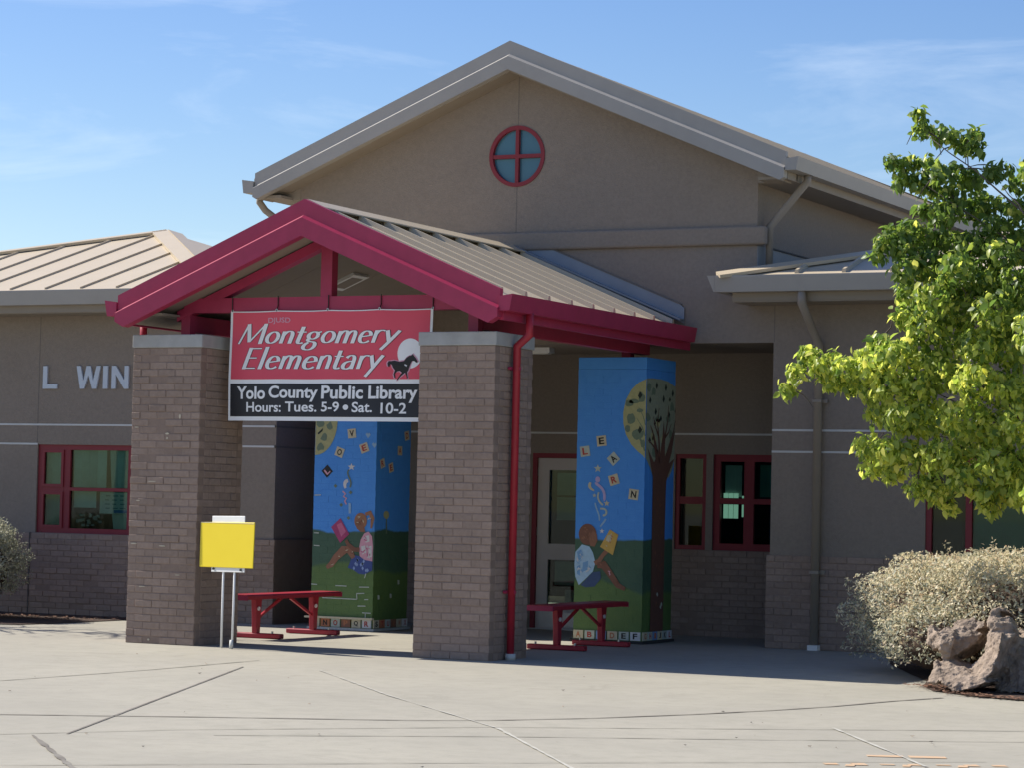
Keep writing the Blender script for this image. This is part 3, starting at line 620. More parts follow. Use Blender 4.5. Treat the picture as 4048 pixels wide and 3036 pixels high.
# gable: prism with round opening cut as a ring of quads
GX0, GX1, SLOPE = -4.03, 1.66, .4167
GZ = 6.52 - .10
def gable():
    cx, cz, r = -1.222, 5.358, .335; n = 48; b = MB()
    out = [(RXL, ZREC), (RXR, ZREC), (RXR, 3.80), (GX1, 3.80), (GX1, GZ - SLOPE * (GX1 - XM)), (XM, GZ), (GX0, GZ - SLOPE * (XM - GX0)), (GX0, 3.80), (RXL, 3.80)]
    # upper field z>=4.0 holds the hole; radial fan to the outline of that field
    fld = [(GX0, 4.0), (GX1, 4.0), (GX1, GZ - SLOPE * (GX1 - XM)), (XM, GZ), (GX0, GZ - SLOPE * (XM - GX0))]
    def hit(a):
        d = (math.cos(a), math.sin(a)); best = 1e9
        for i in range(len(fld)):
            (x1, z1), (x2, z2) = fld[i], fld[(i + 1) % len(fld)]; ex, ez = x2 - x1, z2 - z1; den = d[0] * ez - d[1] * ex
            if abs(den) < 1e-9: continue
            t = ((x1 - cx) * ez - (z1 - cz) * ex) / den; s = ((x1 - cx) * d[1] - (z1 - cz) * d[0]) / den
            if t > 0 and -1e-6 <= s <= 1 + 1e-6: best = min(best, t)
        return (cx + d[0] * best, cz + d[1] * best)
    angs = sorted([2 * math.pi * i / n for i in range(n)] + [math.atan2(z - cz, x - cx) % (2 * math.pi) for x, z in fld])
    I = [(cx + r * math.cos(a), cz + r * math.sin(a)) for a in angs]; O = [hit(a) for a in angs]; k = len(angs)
    b.add([(x, YW, z) for x, z in I + O], [(i, k + i, k + (i + 1) % k, (i + 1) % k) for i in range(k)])
    b.add([(x, YW, z) for x, z in I] + [(x, YW + .15, z) for x, z in I], [(i, (i + 1) % k, k + (i + 1) % k, k + i) for i in range(k)])
    lo = [(RXL, ZREC), (RXR, ZREC), (RXR, 3.80), (GX1, 3.80), (GX1, 4.0), (GX0, 4.0), (GX0, 3.80), (RXL, 3.80)]
    b.add([(x, YW, z) for x, z in lo], [tuple(range(len(lo)))])
    b.add([(RXL, YW, ZREC), (RXR, YW, ZREC), (RXR, YA + T, ZREC), (RXL, YA + T, ZREC)], [(3, 2, 1, 0)])     # recess ceiling
    e = GZ - SLOPE * (GX1 - XM)
    b.add([(GX1, YW, 3.6), (GX1, 22, 3.6), (GX1, 22, e), (GX1, YW, e)], [(0, 1, 2, 3)]); b.add([(GX0, YW, 3.6), (GX0, 22, 3.6), (GX0, 22, e), (GX0, YW, e)], [(3, 2, 1, 0)])
    b.add([(x, 22, z) for x, z in fld], [tuple(range(4, -1, -1))])
    return b.build('gable_wall', 'stucco', BLD)
gw = gable()
# back and far sides of the wings so that the place is closed
MB().box(-15, RXL - .2, 14, 14.2, 0, 3.8).box(-15, -14.8, YW + T, 14, 0, 3.8).build('rear_wall', 'stucco', BLD)
MB().box(RXR + .2, 14, 14, 14.2, 0, 3.8).box(13.8, 14, YW + T, 14, 0, 3.8).build('rear_wall', 'stucco', BLD)
# trims
bevel(box('belt_course', 'stucco', BLD, GX0 - .1, 1.765, YW - .055, YW + .06, 4.292, 4.497), .03, 3)
for z0, z1 in ((5.70, 6.42), (4.46, 5.01)): box('control_joint', 'joint_soft', BLD, XM - .036, XM - .027, YW - .002, YW + .02, z0, z1)
for x, z0, z1 in ((1.872, 3.25, 3.66), (-7.68, 2.08, 3.64), (-7.60, 0.995 + .0, .98 + .02)): box('control_joint', 'joint_soft', BLD, x, x + .009, YW - .002, YW + .02, z0, z1)
box('control_joint', 'joint_dark', BLD, -7.73, -7.715, YW - .034, YW, 0, .985)
def reveal(x0, x1, y, z): box('wall_reveal', 'reveal', BLD, x0, x1, y - .006, y + .02, z - .011, z + .011)
reveal(-15, RXL, YW, 2.302); reveal(-15, WIN_L[0], YW, 2.066); reveal(WIN_L[1], RXL, YW, 2.066)
reveal(RXR, 14, YW, 2.306); reveal(RXR, WIN_R[0], YW, 2.078); reveal(RXL, RXR, YA, 2.310)
for z in (2.302, 2.066): MB().box(RXL - .02, RXL + .006, YW - .006, YA, z - .011, z + .011).build('wall_reveal', 'joint_soft', BLD)

# brick wainscot
WAIN = []
def wainscot(x0, x1, y, vis):
    """backing part plus bricks; vis = spans whose bricks are single objects"""
    WAIN.append((MB().box(x0, x1, y + .0045, y + .05, 0, .982).build('brick_wainscot', 'mortar', BLD), x0, x1, y, vis))
wainscot(-15, RXL + .03, YW - .03, [(-7.9, -6.2), (-4.85, -4.2)])
wainscot(RXR - .03, 14, YW - .03, [(1.8, 3.25)])
wainscot(RXL, DOOR[0] - .05, YA - .03, []); wainscot(DOOR[1] + .05, RXR, YA - .03, [])
hC = .982 / 14; left_ = 300
for root, x0, x1, y, vis in WAIN:
    one, rest = [], []
    for k in range(14):
        for s, e in runs(x0, x1, k):
            e = min(e, x1); c = (s + e) / 2
            q = ('y', (c, y + random.gauss(0, .0025), (k + .5) * hC), e - s, hC - .0075, .045)
            (one if any(a < c < b for a, b in vis) else rest).append(q)
    lay(one + rest, root, len(one), 'brick')
b = MB().box(RXL + .001, RXL + .03, YW + .02, YA, 0, .982); b.build('brick_wainscot', 'mortar', BLD)

# windows -------------------------------------------------------------
def frame(name, x0, x1, z0, z1, y, bars, m='window_red', wd=.05, dp=.06):
    """window frame as a part; bars = list of rectangles (x0,x1,z0,z1) of mullions and rails"""
    b = MB().box(x0, x0 + wd, y, y + dp, z0, z1).box(x1 - wd, x1, y, y + dp, z0, z1).box(x0 + wd, x1 - wd, y, y + dp, z1 - wd, z1).box(x0 + wd, x1 - wd, y, y + dp, z0, z0 + wd)
    o = b.build(name, m, BLD)
    for r in bars: box('mullion', m, o, r[0], r[1], y + .004, y + dp - .004, r[2], r[3])
    return o
def pane(o, x0, x1, z0, z1, y): return box('pane', 'glass', o, x0, x1, y, y + .006, z0, z1)
def slats(o, x0, x1, z0, z1, y, n, m='blind', lean=0, skip=()):
    w = (x1 - x0) / n
    for i in range(n):
        if i in skip: continue
        a = x0 + i * w; t = random.uniform(.2, .5) * w; l = lean * random.uniform(-1, 1)
        b = MB().hexa([(a + l, y, z0), (a + w * .96 + l, y + t, z0), (a + w * .96 + l, y + t + .004, z0), (a + l, y + .004, z0), (a, y, z1), (a + w * .96, y + t, z1), (a + w * .96, y + t + .004, z1), (a, y + .004, z1)])
        b.build('blind_slat', m, o)
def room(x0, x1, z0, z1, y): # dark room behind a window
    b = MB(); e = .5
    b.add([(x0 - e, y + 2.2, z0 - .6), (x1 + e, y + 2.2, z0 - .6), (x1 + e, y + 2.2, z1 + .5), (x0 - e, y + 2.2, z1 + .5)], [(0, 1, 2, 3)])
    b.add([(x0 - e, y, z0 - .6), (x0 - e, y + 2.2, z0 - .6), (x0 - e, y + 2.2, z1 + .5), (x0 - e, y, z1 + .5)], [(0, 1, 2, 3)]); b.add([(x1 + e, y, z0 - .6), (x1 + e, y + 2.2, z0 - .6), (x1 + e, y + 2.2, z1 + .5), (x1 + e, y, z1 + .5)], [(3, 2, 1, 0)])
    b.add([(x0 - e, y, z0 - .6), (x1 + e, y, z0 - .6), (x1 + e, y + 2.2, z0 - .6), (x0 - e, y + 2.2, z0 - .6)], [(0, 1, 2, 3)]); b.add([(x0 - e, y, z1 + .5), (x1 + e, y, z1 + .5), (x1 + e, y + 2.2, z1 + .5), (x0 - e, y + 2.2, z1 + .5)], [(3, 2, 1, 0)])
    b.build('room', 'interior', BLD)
yw = YW + .025
wl = frame('left_window', *WIN_L, yw, [(-7.285, -7.195, 1.035, 2.01), (-7.195, -6.335, 1.502, 1.542)], wd=.062)
for z0, z1 in ((1.545, 1.998), (1.047, 1.487)):   # opening sashes on the left
    b = MB(); s = .035
    a0, a1 = -7.603, -7.285
    b.box(a0, a0 + s, yw - .012, yw + .03, z0, z1).box(a1 - s, a1, yw - .012, yw + .03, z0, z1).box(a0 + s, a1 - s, yw - .012, yw + .03, z0, z0 + s).box(a0 + s, a1 - s, yw - .012, yw + .03, z1 - s, z1).build('sash', 'window_red', wl)
    pane(wl, a0 + s, a1 - s, z0 + s, z1 - s, yw + .01)
box('mullion', 'window_red', wl, -7.603, -7.285, yw + .002, yw + .05, 1.4875, 1.5445)
pane(wl, -7.195, -6.347, 1.542, 1.998, yw + .03); pane(wl, -7.195, -6.347, 1.047, 1.502, yw + .03)
room(*WIN_L, YW + T)
slats(wl, -7.19, -6.72, 1.545, 1.998, yw + .07, 4, lean=.01); slats(wl, -6.66, -6.36, 1.545, 1.998, yw + .07, 3, lean=.04)
slats(wl, -7.60, -7.30, 1.545, 1.998, yw + .07, 3, lean=.01)
box('blind_panel', 'teal', wl, -7.60, -7.30, yw + .08, yw + .085, 1.05, 1.49)
box('blind_panel', 'blind', wl, -7.19, -6.86, yw + .09, yw + .095, 1.30, 1.50)
slats(wl, -6.62, -6.36, 1.05, 1.27, yw + .08, 3, lean=.03)
ps = box('poster', 'paper', wl, -6.78, -6.37, yw + .052, yw + .056, 1.235, 1.492)
for i, z in enumerate((1.45, 1.40, 1.35, 1.30)):
    for j in range(3):
        a = -6.70 + j * .105 + random.uniform(-.01, .01); box('print_line', 'paper_text', ps, a, a + random.uniform(.05, .085), yw + .050, yw + .0515, z - .007, z + .007)
box('print_line', 'paper_blue', ps, -6.57, -6.38, yw + .049, yw + .0515, 1.245, 1.28)
b = MB()
for i in range(26):
    x, z = random.uniform(-7.15, -6.8), random.uniform(1.07, 1.22); s = random.uniform(.012, .035); b.box(x, x + s * 1.6, yw + .07 + i * .001, yw + .075 + i * .001, z, z + s)
b.build('window_clutter', 'cap', wl)
# right wing window (mostly behind tree and bush)
wr = frame('right_window', *WIN_R, yw, [(3.985, 4.05, 1.04, 2.0)], wd=.06)
pane(wr, 3.625, 3.985, 1.045, 2.0, yw + .03); pane(wr, 4.05, 5.54, 1.045, 2.0, yw + .03)
box('blind_panel', 'teal', wr, 4.05, 5.54, yw + .06, yw + .065, 1.045, 2.0)
box('blind_panel', 'interior', wr, 3.625, 3.93, yw + .09, yw + .095, 1.045, 2.0)
sk = box('sticker', 'paper', wr, 4.19, 4.235, yw + .052, yw + .056, 1.40, 1.42)
room(*WIN_R, YW + T)
# recess windows and door
ya = YA + .02
wa = frame('recess_window', .035, .42, .985, 2.08, ya, [(.085, .37, 1.507, 1.592)], wd=.05)
pane(wa, .085, .37, 1.592, 2.03, ya + .03); pane(wa, .085, .37, 1.035, 1.507, ya + .03)
box('post', 'stucco', BLD, .42, .505, YA - .004, YA + .12, .985, 2.08)
wb = frame('recess_window', .505, 1.60, .985, 2.08, ya, [(.875, .995, 1.045, 2.02), (.585, .875, 1.518, 1.58), (.995, 1.52, 1.518, 1.58)], wd=.08)
for a, c in ((.585, .875), (.995, 1.52)): pane(wb, a, c, 1.58, 2.0, ya + .03); pane(wb, a, c, 1.065, 1.518, ya + .03)
slats(wb, .60, .80, 1.595, 1.96, ya + .12, 3); slats(wb, .83, .87, 1.595, 1.96, ya + .12, 1); slats(wb, 1.02, 1.5, 1.60, 1.97, ya + .13, 6, 'teal')
for i in range(3): box('glow_blind', 'glow_blind', wb, .59 + i * .062, .59 + i * .062 + .056, ya + .10, ya + .104, 1.352, 1.512); box('glow_blind', 'glow_blind', wb, .59 + i * .062, .59 + i * .062 + .056, ya + .10, ya + .104, 1.585, 1.64)
box('glow_blind', 'glow_blind', wb, .815, .865, ya + .10, ya + .104, 1.37, 1.512); box('glow_blind', 'glow_blind', wb, .815, .865, ya + .10, ya + .104, 1.585, 1.612)
wc = frame('recess_window', *WIN_B, ya, [(-2.56, -2.48, 1.035, 2.03), (-3.01, -1.98 - .05, 1.51, 1.59)], wd=.05)
pane(wc, -3.01, -2.56, 1.035, 2.03, ya + .045); pane(wc, -2.48, -2.03, 1.035, 2.03, ya + .045)
room(WIN_B[0], WIN_A[1], .985, 2.08, YA + T)
df = frame('door_frame', DOOR[0], DOOR[1], -.05, DOOR[3], YA + .005, [], wd=.055, dp=.1)
dl = wall_grid('door', -1.735, -.855, .012, 2.012, YA + .045, YA + .09, [(-1.59, -1.0, 1.004, 1.873), (-1.59, -1.0, .281, .818)], 'door_paint', BLD)
for z0, z1 in ((1.004, 1.873), (.281, .818)):
    pane(dl, -1.59, -1.0, z0, z1, YA + .065)
for x0, x1, z0, z1 in ((-1.50, -1.05, 1.575, 1.84), (-1.50, -1.05, 1.285, 1.555), (-1.51, -1.05, .52, .80)): 
    box('poster', 'paper_dim', dl, x0, x1, YA + .078, YA + .082, z0, z1)
box('poster', 'cap', dl, -1.37, -1.05, YA + .078, YA + .082, .30, .47)  # grey panel stands in for the pale ground mirrored in the glass
for z in (1.85, 1.15, .25): box('hinge', 'metal_grey', dl, -1.745, -1.73, YA + .035, YA + .05, z - .05, z + .05)
box('kick_plate', 'metal_grey', dl, -1.70, -.89, YA + .041, YA + .045, .03, .2)
box('threshold', 'metal_grey', BLD, DOOR[0], DOOR[1], YA - .06, YA + .1, .001, .012)
# round window
def ring(name, cx, cz, r0, r1, y0, y1, m, parent, n=48):
    b = MB(); v = []; 
    for r, y in ((r0, y0), (r1, y0), (r1, y1), (r0, y1)): v += [(cx + r * math.cos(2 * math.pi * i / n), y, cz + r * math.sin(2 * math.pi * i / n)) for i in range(n)]
    f = []
    for k in range(4):
        for i in range(n): f.append((k * n + i, (k * n + n) % (4 * n) + i, (k * n + n) % (4 * n) + (i + 1) % n, k * n + (i + 1) % n))
    return b.add(v, f).build(name, m, parent)
rw = ring('round_window', -1.222, 5.358, .30, .345, YW - .012, YW + .06, 'window_red', BLD)
for a, c, d, e in ((-.021, .021, -.303, .303), (-.303, -.021, -.021, .021), (.021, .303, -.021, .021)): box('mullion', 'window_red', rw, -1.222 + a, -1.222 + c, YW - .006, YW + .045, 5.358 + d, 5.358 + e)
for q in range(4):
    a0 = q * math.pi / 2; pts = [(0, 0)] + [(.31 * math.cos(a0 + t), .31 * math.sin(a0 + t)) for t in np.linspace(0, math.pi / 2, 13)]
    MB().prism([(-1.222 + x, 5.358 + z) for x, z in pts], 'y', YW + .035 + q * .0005, YW + .04 + q * .0005).build('pane', 'glass_blue', rw)

# main roof -----------------------------------------------------------
def gable_roof(parent, xc, half, zr, slope, y0, y1, name='roof', m='roof_metal', th=.06):
    b = MB()
    for s in (-1, 1):
        x1 = xc + s * half; z1 = zr - slope * half
        b.hexa([(xc, y0, zr - th), (x1, y0, z1 - th), (x1, y1, z1 - th), (xc, y1, zr - th), (xc, y0, zr), (x1, y0, z1), (x1, y1, z1), (xc, y1, zr)] if s > 0 else
               [(x1, y0, z1 - th), (xc, y0, zr - th), (xc, y1, zr - th), (x1, y1, z1 - th), (x1, y0, z1), (xc, y0, zr), (xc, y1, zr), (x1, y1, z1)])
    return b.build(name, m, parent)
def rake(parent, xc, half, ztop, slope, up, low, y, m, proud=.045, thick=.06, drop_clip=.05):
    """pair of rake boards: an upper edge strip and a lower board standing proud of it with a ledge on top"""
    for s in (-1, 1):
        x1 = xc + s * half
        def q(x, dz): return (x, ztop - slope * abs(x - xc) - dz)
        a, c = (xc, x1) if s > 0 else (x1, xc)
        MB().prism([q(a, up), q(c, up), q(c, 0), q(a, 0)], 'y', y + proud, y + proud + thick).build('rake_edge', m, parent)
        xe = x1 - s * drop_clip
        bv = .028
        MB().hexa([(a, y, q(a, up + bv)[1]), (c, y, q(c, up + bv)[1]), (c, y + proud, q(c, up + bv)[1]), (a, y + proud, q(a, up + bv)[1]), (a, y + proud - .002, q(a, up)[1]), (c, y + proud - .002, q(c, up)[1]), (c, y + proud, q(c, up)[1]), (a, y + proud, q(a, up)[1])]).build('rake_lip', m, parent)
        low_pts = [q(xc, up + low), (xe, q(xe, up + low)[1]), (x1, q(x1, up + low)[1] + drop_clip * (.55 + slope)), q(x1, up + bv), q(xc, up + bv)]
        MB().prism(low_pts, 'y', y, y + thick + proud - .004).build('rake_board', m, parent)
mr = gable_roof(BLD, XM, 3.30, 6.56, SLOPE, 4.16, 22)
rake(BLD, XM + .01, 3.27, 6.603, SLOPE, .152, .176, 4.06, 'fascia_grey', .05)
for k in range(20):
    for s in (-1, 1):
        y = 4.4 + k * .516
        MB().hexa([(XM, y - .02, 6.56), (XM + s * 3.28, y - .02, 6.56 - SLOPE * 3.28), (XM + s * 3.28, y + .02, 6.56 - SLOPE * 3.28), (XM, y + .02, 6.56), (XM, y - .012, 6.60), (XM + s * 3.28, y - .012, 6.60 - SLOPE * 3.28), (XM + s * 3.28, y + .012, 6.60 - SLOPE * 3.28), (XM, y + .012, 6.60)]).build('rib', 'roof_metal', mr)
MB().prism([(XM - .2, 6.515), (XM + .2, 6.515), (XM, 6.598)], 'y', 4.17, 22).build('ridge_cap', 'roof_metal', mr)
# sloped soffit under the front overhang
for s in (-1, 1):
    x1 = XM + s * 3.22; z0 = 6.26; z1 = 6.26 - SLOPE * 3.22 + .02
    MB().hexa([(XM, 4.15, z0), (x1, 4.15, z1), (x1, YW + .002, z1), (XM, YW + .002, z0), (XM, 4.15, z0 + .03), (x1, 4.15, z1 + .03), (x1, YW + .002, z1 + .03), (XM, YW + .002, z0 + .03)]).build('soffit', 'trim_tan', BLD)
def gutter_y(parent, x_in, x_out, ztop, h, y0, y1, m, slant=.022):
    s = 1 if x_out > x_in else -1
    prof = [(x_in, ztop - .02), (x_in, ztop - h), (x_out - s * slant, ztop - h), (x_out, ztop), (x_out - s * .012, ztop), (x_out - s * (slant + .012), ztop - h + .012), (x_in + s * .012, ztop - h + .012), (x_in + s * .012, ztop - .02)]
    g = MB().prism(prof, 'y', y0, y1).build('gutter', m, parent)
    e = [(x_in, ztop - .02), (x_in, ztop - h), (x_out - s * slant, ztop - h), (x_out, ztop)]
    MB().prism(e, 'y', y0 - .004, y0).build('end_cap', m, g)
    return g
gutter_y(BLD, 2.10, 2.246, 5.178, .142, 4.08, 22, 'fascia_grey'); gutter_y(BLD, -4.45, -4.60, 5.165, .155, 4.08, 22, 'fascia_grey')
for s, xa, xb in ((1, 1.66, 2.095), (-1, -4.03, -4.445)):
    b = MB().box(min(xa, xb), max(xa, xb), YW + .01, 22, 4.955, 4.985).box(min(xb, xb - s * .03), max(xb, xb - s * .03), 4.18, 22, 4.985, 5.14); b.build('soffit', 'trim_tan', BLD)
    MB().box(min(xa + s * .1, xb), max(xa + s * .1, xb), 4.18, YW + .01, 4.955, 4.985).build('soffit', 'trim_tan', BLD)
    MB().box(min(xa, xb), max(xa, xb), YW - .004, YW + .03, 4.96, 5.22).build('soffit_return', 'trim_tan', BLD)
# downpipes of the main roof
pd = MB().tube([(2.17, 4.58, 5.04), (2.17, 4.58, 4.97), (1.745, 4.60, 4.50), (1.745, 4.60, 4.05)], .040).build('downpipe', 'trim_tan', BLD, True)
pd = MB().tube([(-4.52, 4.35, 5.02), (-4.52, 4.35, 4.93), (-4.47, 4.40, 4.84), (-4.40, 4.44, 4.78), (-4.40, 4.44, 4.2)], .040).build('downpipe', 'trim_tan', BLD, True)
MB().box(GX1 + .002, GX1 + .012, YW + .0, 8.0, 3.9, 4.285).build('wall_flashing', 'old_flashing', BLD)
MB().box(GX1 + .012, GX1 + .03, YW + .30, 6.3, 4.285, 4.30).build('wall_flashing', 'joint_dark', BLD)

# wing roofs ----------------------------------------------------------
def poly_roof(name, pts, m='roof_metal', th=.05):
    n = len(pts); v = pts + [(x, y, z - th) for x, y, z in pts]
    return MB().add(v, [tuple(range(n)), tuple(range(2 * n - 1, n - 1, -1))] + [((i + 1) % n, i, i + n, (i + 1) % n + n) for i in range(n)]).build(name, m, BLD)
YE, ZE, SW = 3.93, 3.905, .318
ap = (-7.75, 7.25, ZE + SW * (7.25 - YE))
cR, cL = (-4.75, YE, ZE), (-13.4, YE, ZE)
lr = poly_roof('left_wing_roof', [cL, cR, ap])
bR, bL = (-4.75, 10.6, ZE), (-13.4, 10.6, ZE)
poly_roof('left_wing_roof', [cR, bR, ap]); poly_roof('left_wing_roof', [bR, bL, ap]); poly_roof('left_wing_roof', [bL, cL, ap])
def rib_y(x, ya, yb, parent, za=None):
    z0, z1 = ZE + SW * (ya - YE), ZE + SW * (yb - YE)
    MB().hexa([(x - .009, ya, z0), (x + .009, ya, z0), (x + .009, yb, z1), (x - .009, yb, z1), (x - .006, ya, z0 + .024), (x + .006, ya, z0 + .024), (x + .006, yb, z1 + .024), (x - .006, yb, z1 + .024)]).build('rib', 'roof_metal', parent)
def hip_y(x): # y of the hip above x on the front plane
    return YE + (ap[1] - YE) * ((x - cL[0]) / (ap[0] - cL[0]) if x < ap[0] else (cR[0] - x) / (cR[0] - ap[0]))
x = -4.71
while x > -13:
    if hip_y(x) > YE + .35: rib_y(x, YE + .06, hip_y(x) - .12, lr)
    x -= .516
def cap_strip(p0, p1, w, lift, parent, nrm, name='hip_cap'):
    """flat cap along a hip, one wing lying on the roof plane with normal nrm"""
    p0, p1, nrm = Vector(p0), Vector(p1), Vector(nrm).normalized(); d = (p1 - p0).normalized(); a = d.cross(nrm).normalized()
    b = MB(); q0, q1 = p0 + nrm * lift, p1 + nrm * lift
    for s in (1,):
        v = [q0, q1, q1 + a * w, q0 + a * w]; b.add(v + [p - nrm * .035 for p in v], [(0, 1, 2, 3), (7, 6, 5, 4), (0, 4, 5, 1), (1, 5, 6, 2), (2, 6, 7, 3), (3, 7, 4, 0)])
    return b.build(name, 'roof_metal', parent)
nf = (0, -SW, 1)
cap_strip(cR, ap, -.20, .045, lr, nf); cap_strip(ap, cL, -.11, .045, lr, nf)
nr = Vector(bR) - Vector(cR); nrm_r = (Vector(bR) - Vector(cR)).cross(Vector(ap) - Vector(cR))
cap_strip(cR, ap, .20, .045, lr, nrm_r)
nrm_l = (Vector(cL) - Vector(bL)).cross(Vector(ap) - Vector(cL))
cap_strip(ap, cL, .11, .045, lr, nrm_l)
def gutter_x(x0, x1, yf, ztop, h, m, yb, slant=.03):
    prof = [(yb, ztop - .02), (yb, ztop - h), (yf + slant, ztop - h), (yf, ztop - .015), (yf, ztop), (yf + .014, ztop), (yf + .02 + slant, ztop - h + .014), (yb - .014, ztop - h + .014), (yb - .014, ztop - .02)]
    return MB().prism(prof, 'x', x0, x1).build('gutter', m, BLD)
gutter_x(-13.6, -4.72, 3.86, 3.905, .175, 'fascia_grey', 3.99)
MB().box(-13.5, -4.75, 4.0, YW, 3.635, 3.66).box(-13.5, -4.75, 3.985, 4.012, 3.645, 3.88).build('soffit', 'trim_tan', BLD)
# right wing
XE2, YE2, ZE2 = 1.42, 3.86, 3.90
ap2 = (6.2, 6.92, ZE2 + SW * 3.06)
fr2 = poly_roof('right_wing_roof', [(XE2, YE2, ZE2), (14.3, YE2, ZE2), (14.3, ap2[1], ap2[2]), ap2])
poly_roof('right_wing_roof', [(14.3, ap2[1], ap2[2]), (14.3, 11, ZE2), (XE2, 11, ZE2), ap2])
poly_roof('right_wing_roof', [(GX1 + .01, 11, ZE2), (GX1 + .01, 4.02, ZE2), ap2])
x = 1.777
while x < 14:
    yb = min(ap2[1], YE2 + (x - XE2) * .64) - .04
    if yb > YE2 + .22:
        z0, z1 = ZE2 + SW * .10, ZE2 + SW * (yb - YE2)
        MB().hexa([(x - .022, YE2 + .10, z0), (x + .022, YE2 + .10, z0), (x + .022, yb, z1), (x - .022, yb, z1), (x - .016, YE2 + .10, z0 + .042), (x + .016, YE2 + .10, z0 + .042), (x + .016, yb, z1 + .042), (x - .016, yb, z1 + .042)]).build('rib', 'roof_metal', fr2)
    x += .516
h0, h1 = Vector((XE2, YE2 + .04, ZE2 + SW * .04)), Vector(ap2)
cap_strip(h0, h1, .20, .05, fr2, nf)
gutter_x(1.44, 14.3, 3.80, 3.911, .172, 'fascia_grey', 3.95)
MB().hexa([(1.42, 3.83, 3.739), (1.438, 3.83, 3.739), (1.438, 3.95, 3.739), (1.42, 3.95, 3.739), (1.354, 3.80, 3.911), (1.438, 3.80, 3.911), (1.438, 3.95, 3.911), (1.354, 3.95, 3.911)]).build('gutter_end', 'fascia_grey', BLD)
# return of the gutter at its left end
MB().prism([(1.354, 3.909), (1.42, 3.741), (1.50, 3.741), (1.50, 3.88)], 'y', 3.952, YW - .004).build('gutter_return', 'fascia_grey', BLD)
MB().box(1.585, 14.3, 3.965, YW, 3.64, 3.665).box(1.585, 14.3, 3.952, 3.978, 3.655, 3.88).build('soffit', 'trim_tan', BLD)
pr = MB().tube([(2.385, 3.88, 3.75), (2.385, 3.88, 3.62), (2.40, 4.10, 3.42), (2.405, 4.375, 3.20), (2.405, 4.375, .06)], .043).build('downpipe', 'trim_tan', BLD, True)
MB().box(2.35, 2.46, 4.32, 4.43, 0, .055).build('boot', 'white', pr)
for z in (.80, 2.6): MB().box(2.355, 2.455, 4.33, YW - .028, z, z + .03).box(2.455, 2.50, 4.40, YW - .028, z - .005, z + .035).build('bracket', 'trim_tan', pr)
# strip light on the recess ceiling
lf_ = thing('ceiling_light', (-1.2, 5.0, 3.24), 'white strip light fixed under the recess ceiling behind the red downpipe', 'light')
box('housing', 'white', lf_, -1.75, -1.0, 4.93, 5.07, 3.185, 3.244); box('lens', 'light_lens', lf_, -1.72, -1.03, 4.95, 5.05, 3.172, 3.185)

# ------------------------------------------------------------------ entrance canopy
CAN = thing('entrance_canopy', (XC, 2.2, PT), 'crimson framed entrance canopy with tan metal gable roof on four pillars', 'canopy')
CS, CZ = .423, 4.29
cr0 = gable_roof(CAN, XC, 2.12, CZ, CS, -.10, YW - .004, th=.05)
for k in range(9):
    for s in (-1, 1):
        y = .14 + k * .516; e = 2.00
        MB().hexa([(XC + s * .16, y - .03, CZ - CS * .16), (XC + s * e, y - .03, CZ - CS * e), (XC + s * e, y + .03, CZ - CS * e), (XC + s * .16, y + .03, CZ - CS * .16),
                   (XC + s * .16, y - .02, CZ - CS * .16 + .048), (XC + s * e, y - .02, CZ - CS * e + .048), (XC + s * e, y + .02, CZ - CS * e + .048), (XC + s * .16, y + .02, CZ - CS * .16 + .048)]).build('rib', 'roof_metal', cr0)
MB().prism([(XC - .19, CZ - CS * .19 + .05), (XC + .19, CZ - CS * .19 + .05), (XC + .19, CZ - CS * .19 + .062), (XC, CZ + .066), (XC - .19, CZ - CS * .19 + .062)], 'y', -.09, YW - .03).build('ridge_cap', 'roof_metal', cr0)
rake(CAN, XC, 2.125, 4.350, CS, .155, .205, -.20, 'red_paint', .05, .06, .10)
gutter_y(CAN, .905, 1.045, 3.400, .155, -.165, YW - .13, 'red_paint', .03); gutter_y(CAN, -3.345, -3.485, 3.400, .155, -.165, YW - .13, 'red_paint', .03)
for s, xa in ((1, .90), (-1, -3.335)):
    MB().box(xa - .02, xa + .0 + .02, -.10, YW - .02, 3.165, 3.37).build('eave_fascia', 'red_paint', CAN)
# sloped ceiling with panels
for s in (-1, 1):
    for k in range(4):
        y0, y1 = .02 + k * 1.11, .02 + k * 1.11 + 1.105
        a, e = .0, 2.08
        MB().hexa([(XC + s * a, y0, 4.06 - CS * a), (XC + s * e, y0, 4.06 - CS * e), (XC + s * e, y1, 4.06 - CS * e), (XC + s * a, y1, 4.06 - CS * a),
                   (XC + s * a, y0, 4.085 - CS * a), (XC + s * e, y0, 4.085 - CS * e), (XC + s * e, y1, 4.085 - CS * e), (XC + s * a, y1, 4.085 - CS * a)]).build('ceiling_panel', 'trim_tan', CAN)
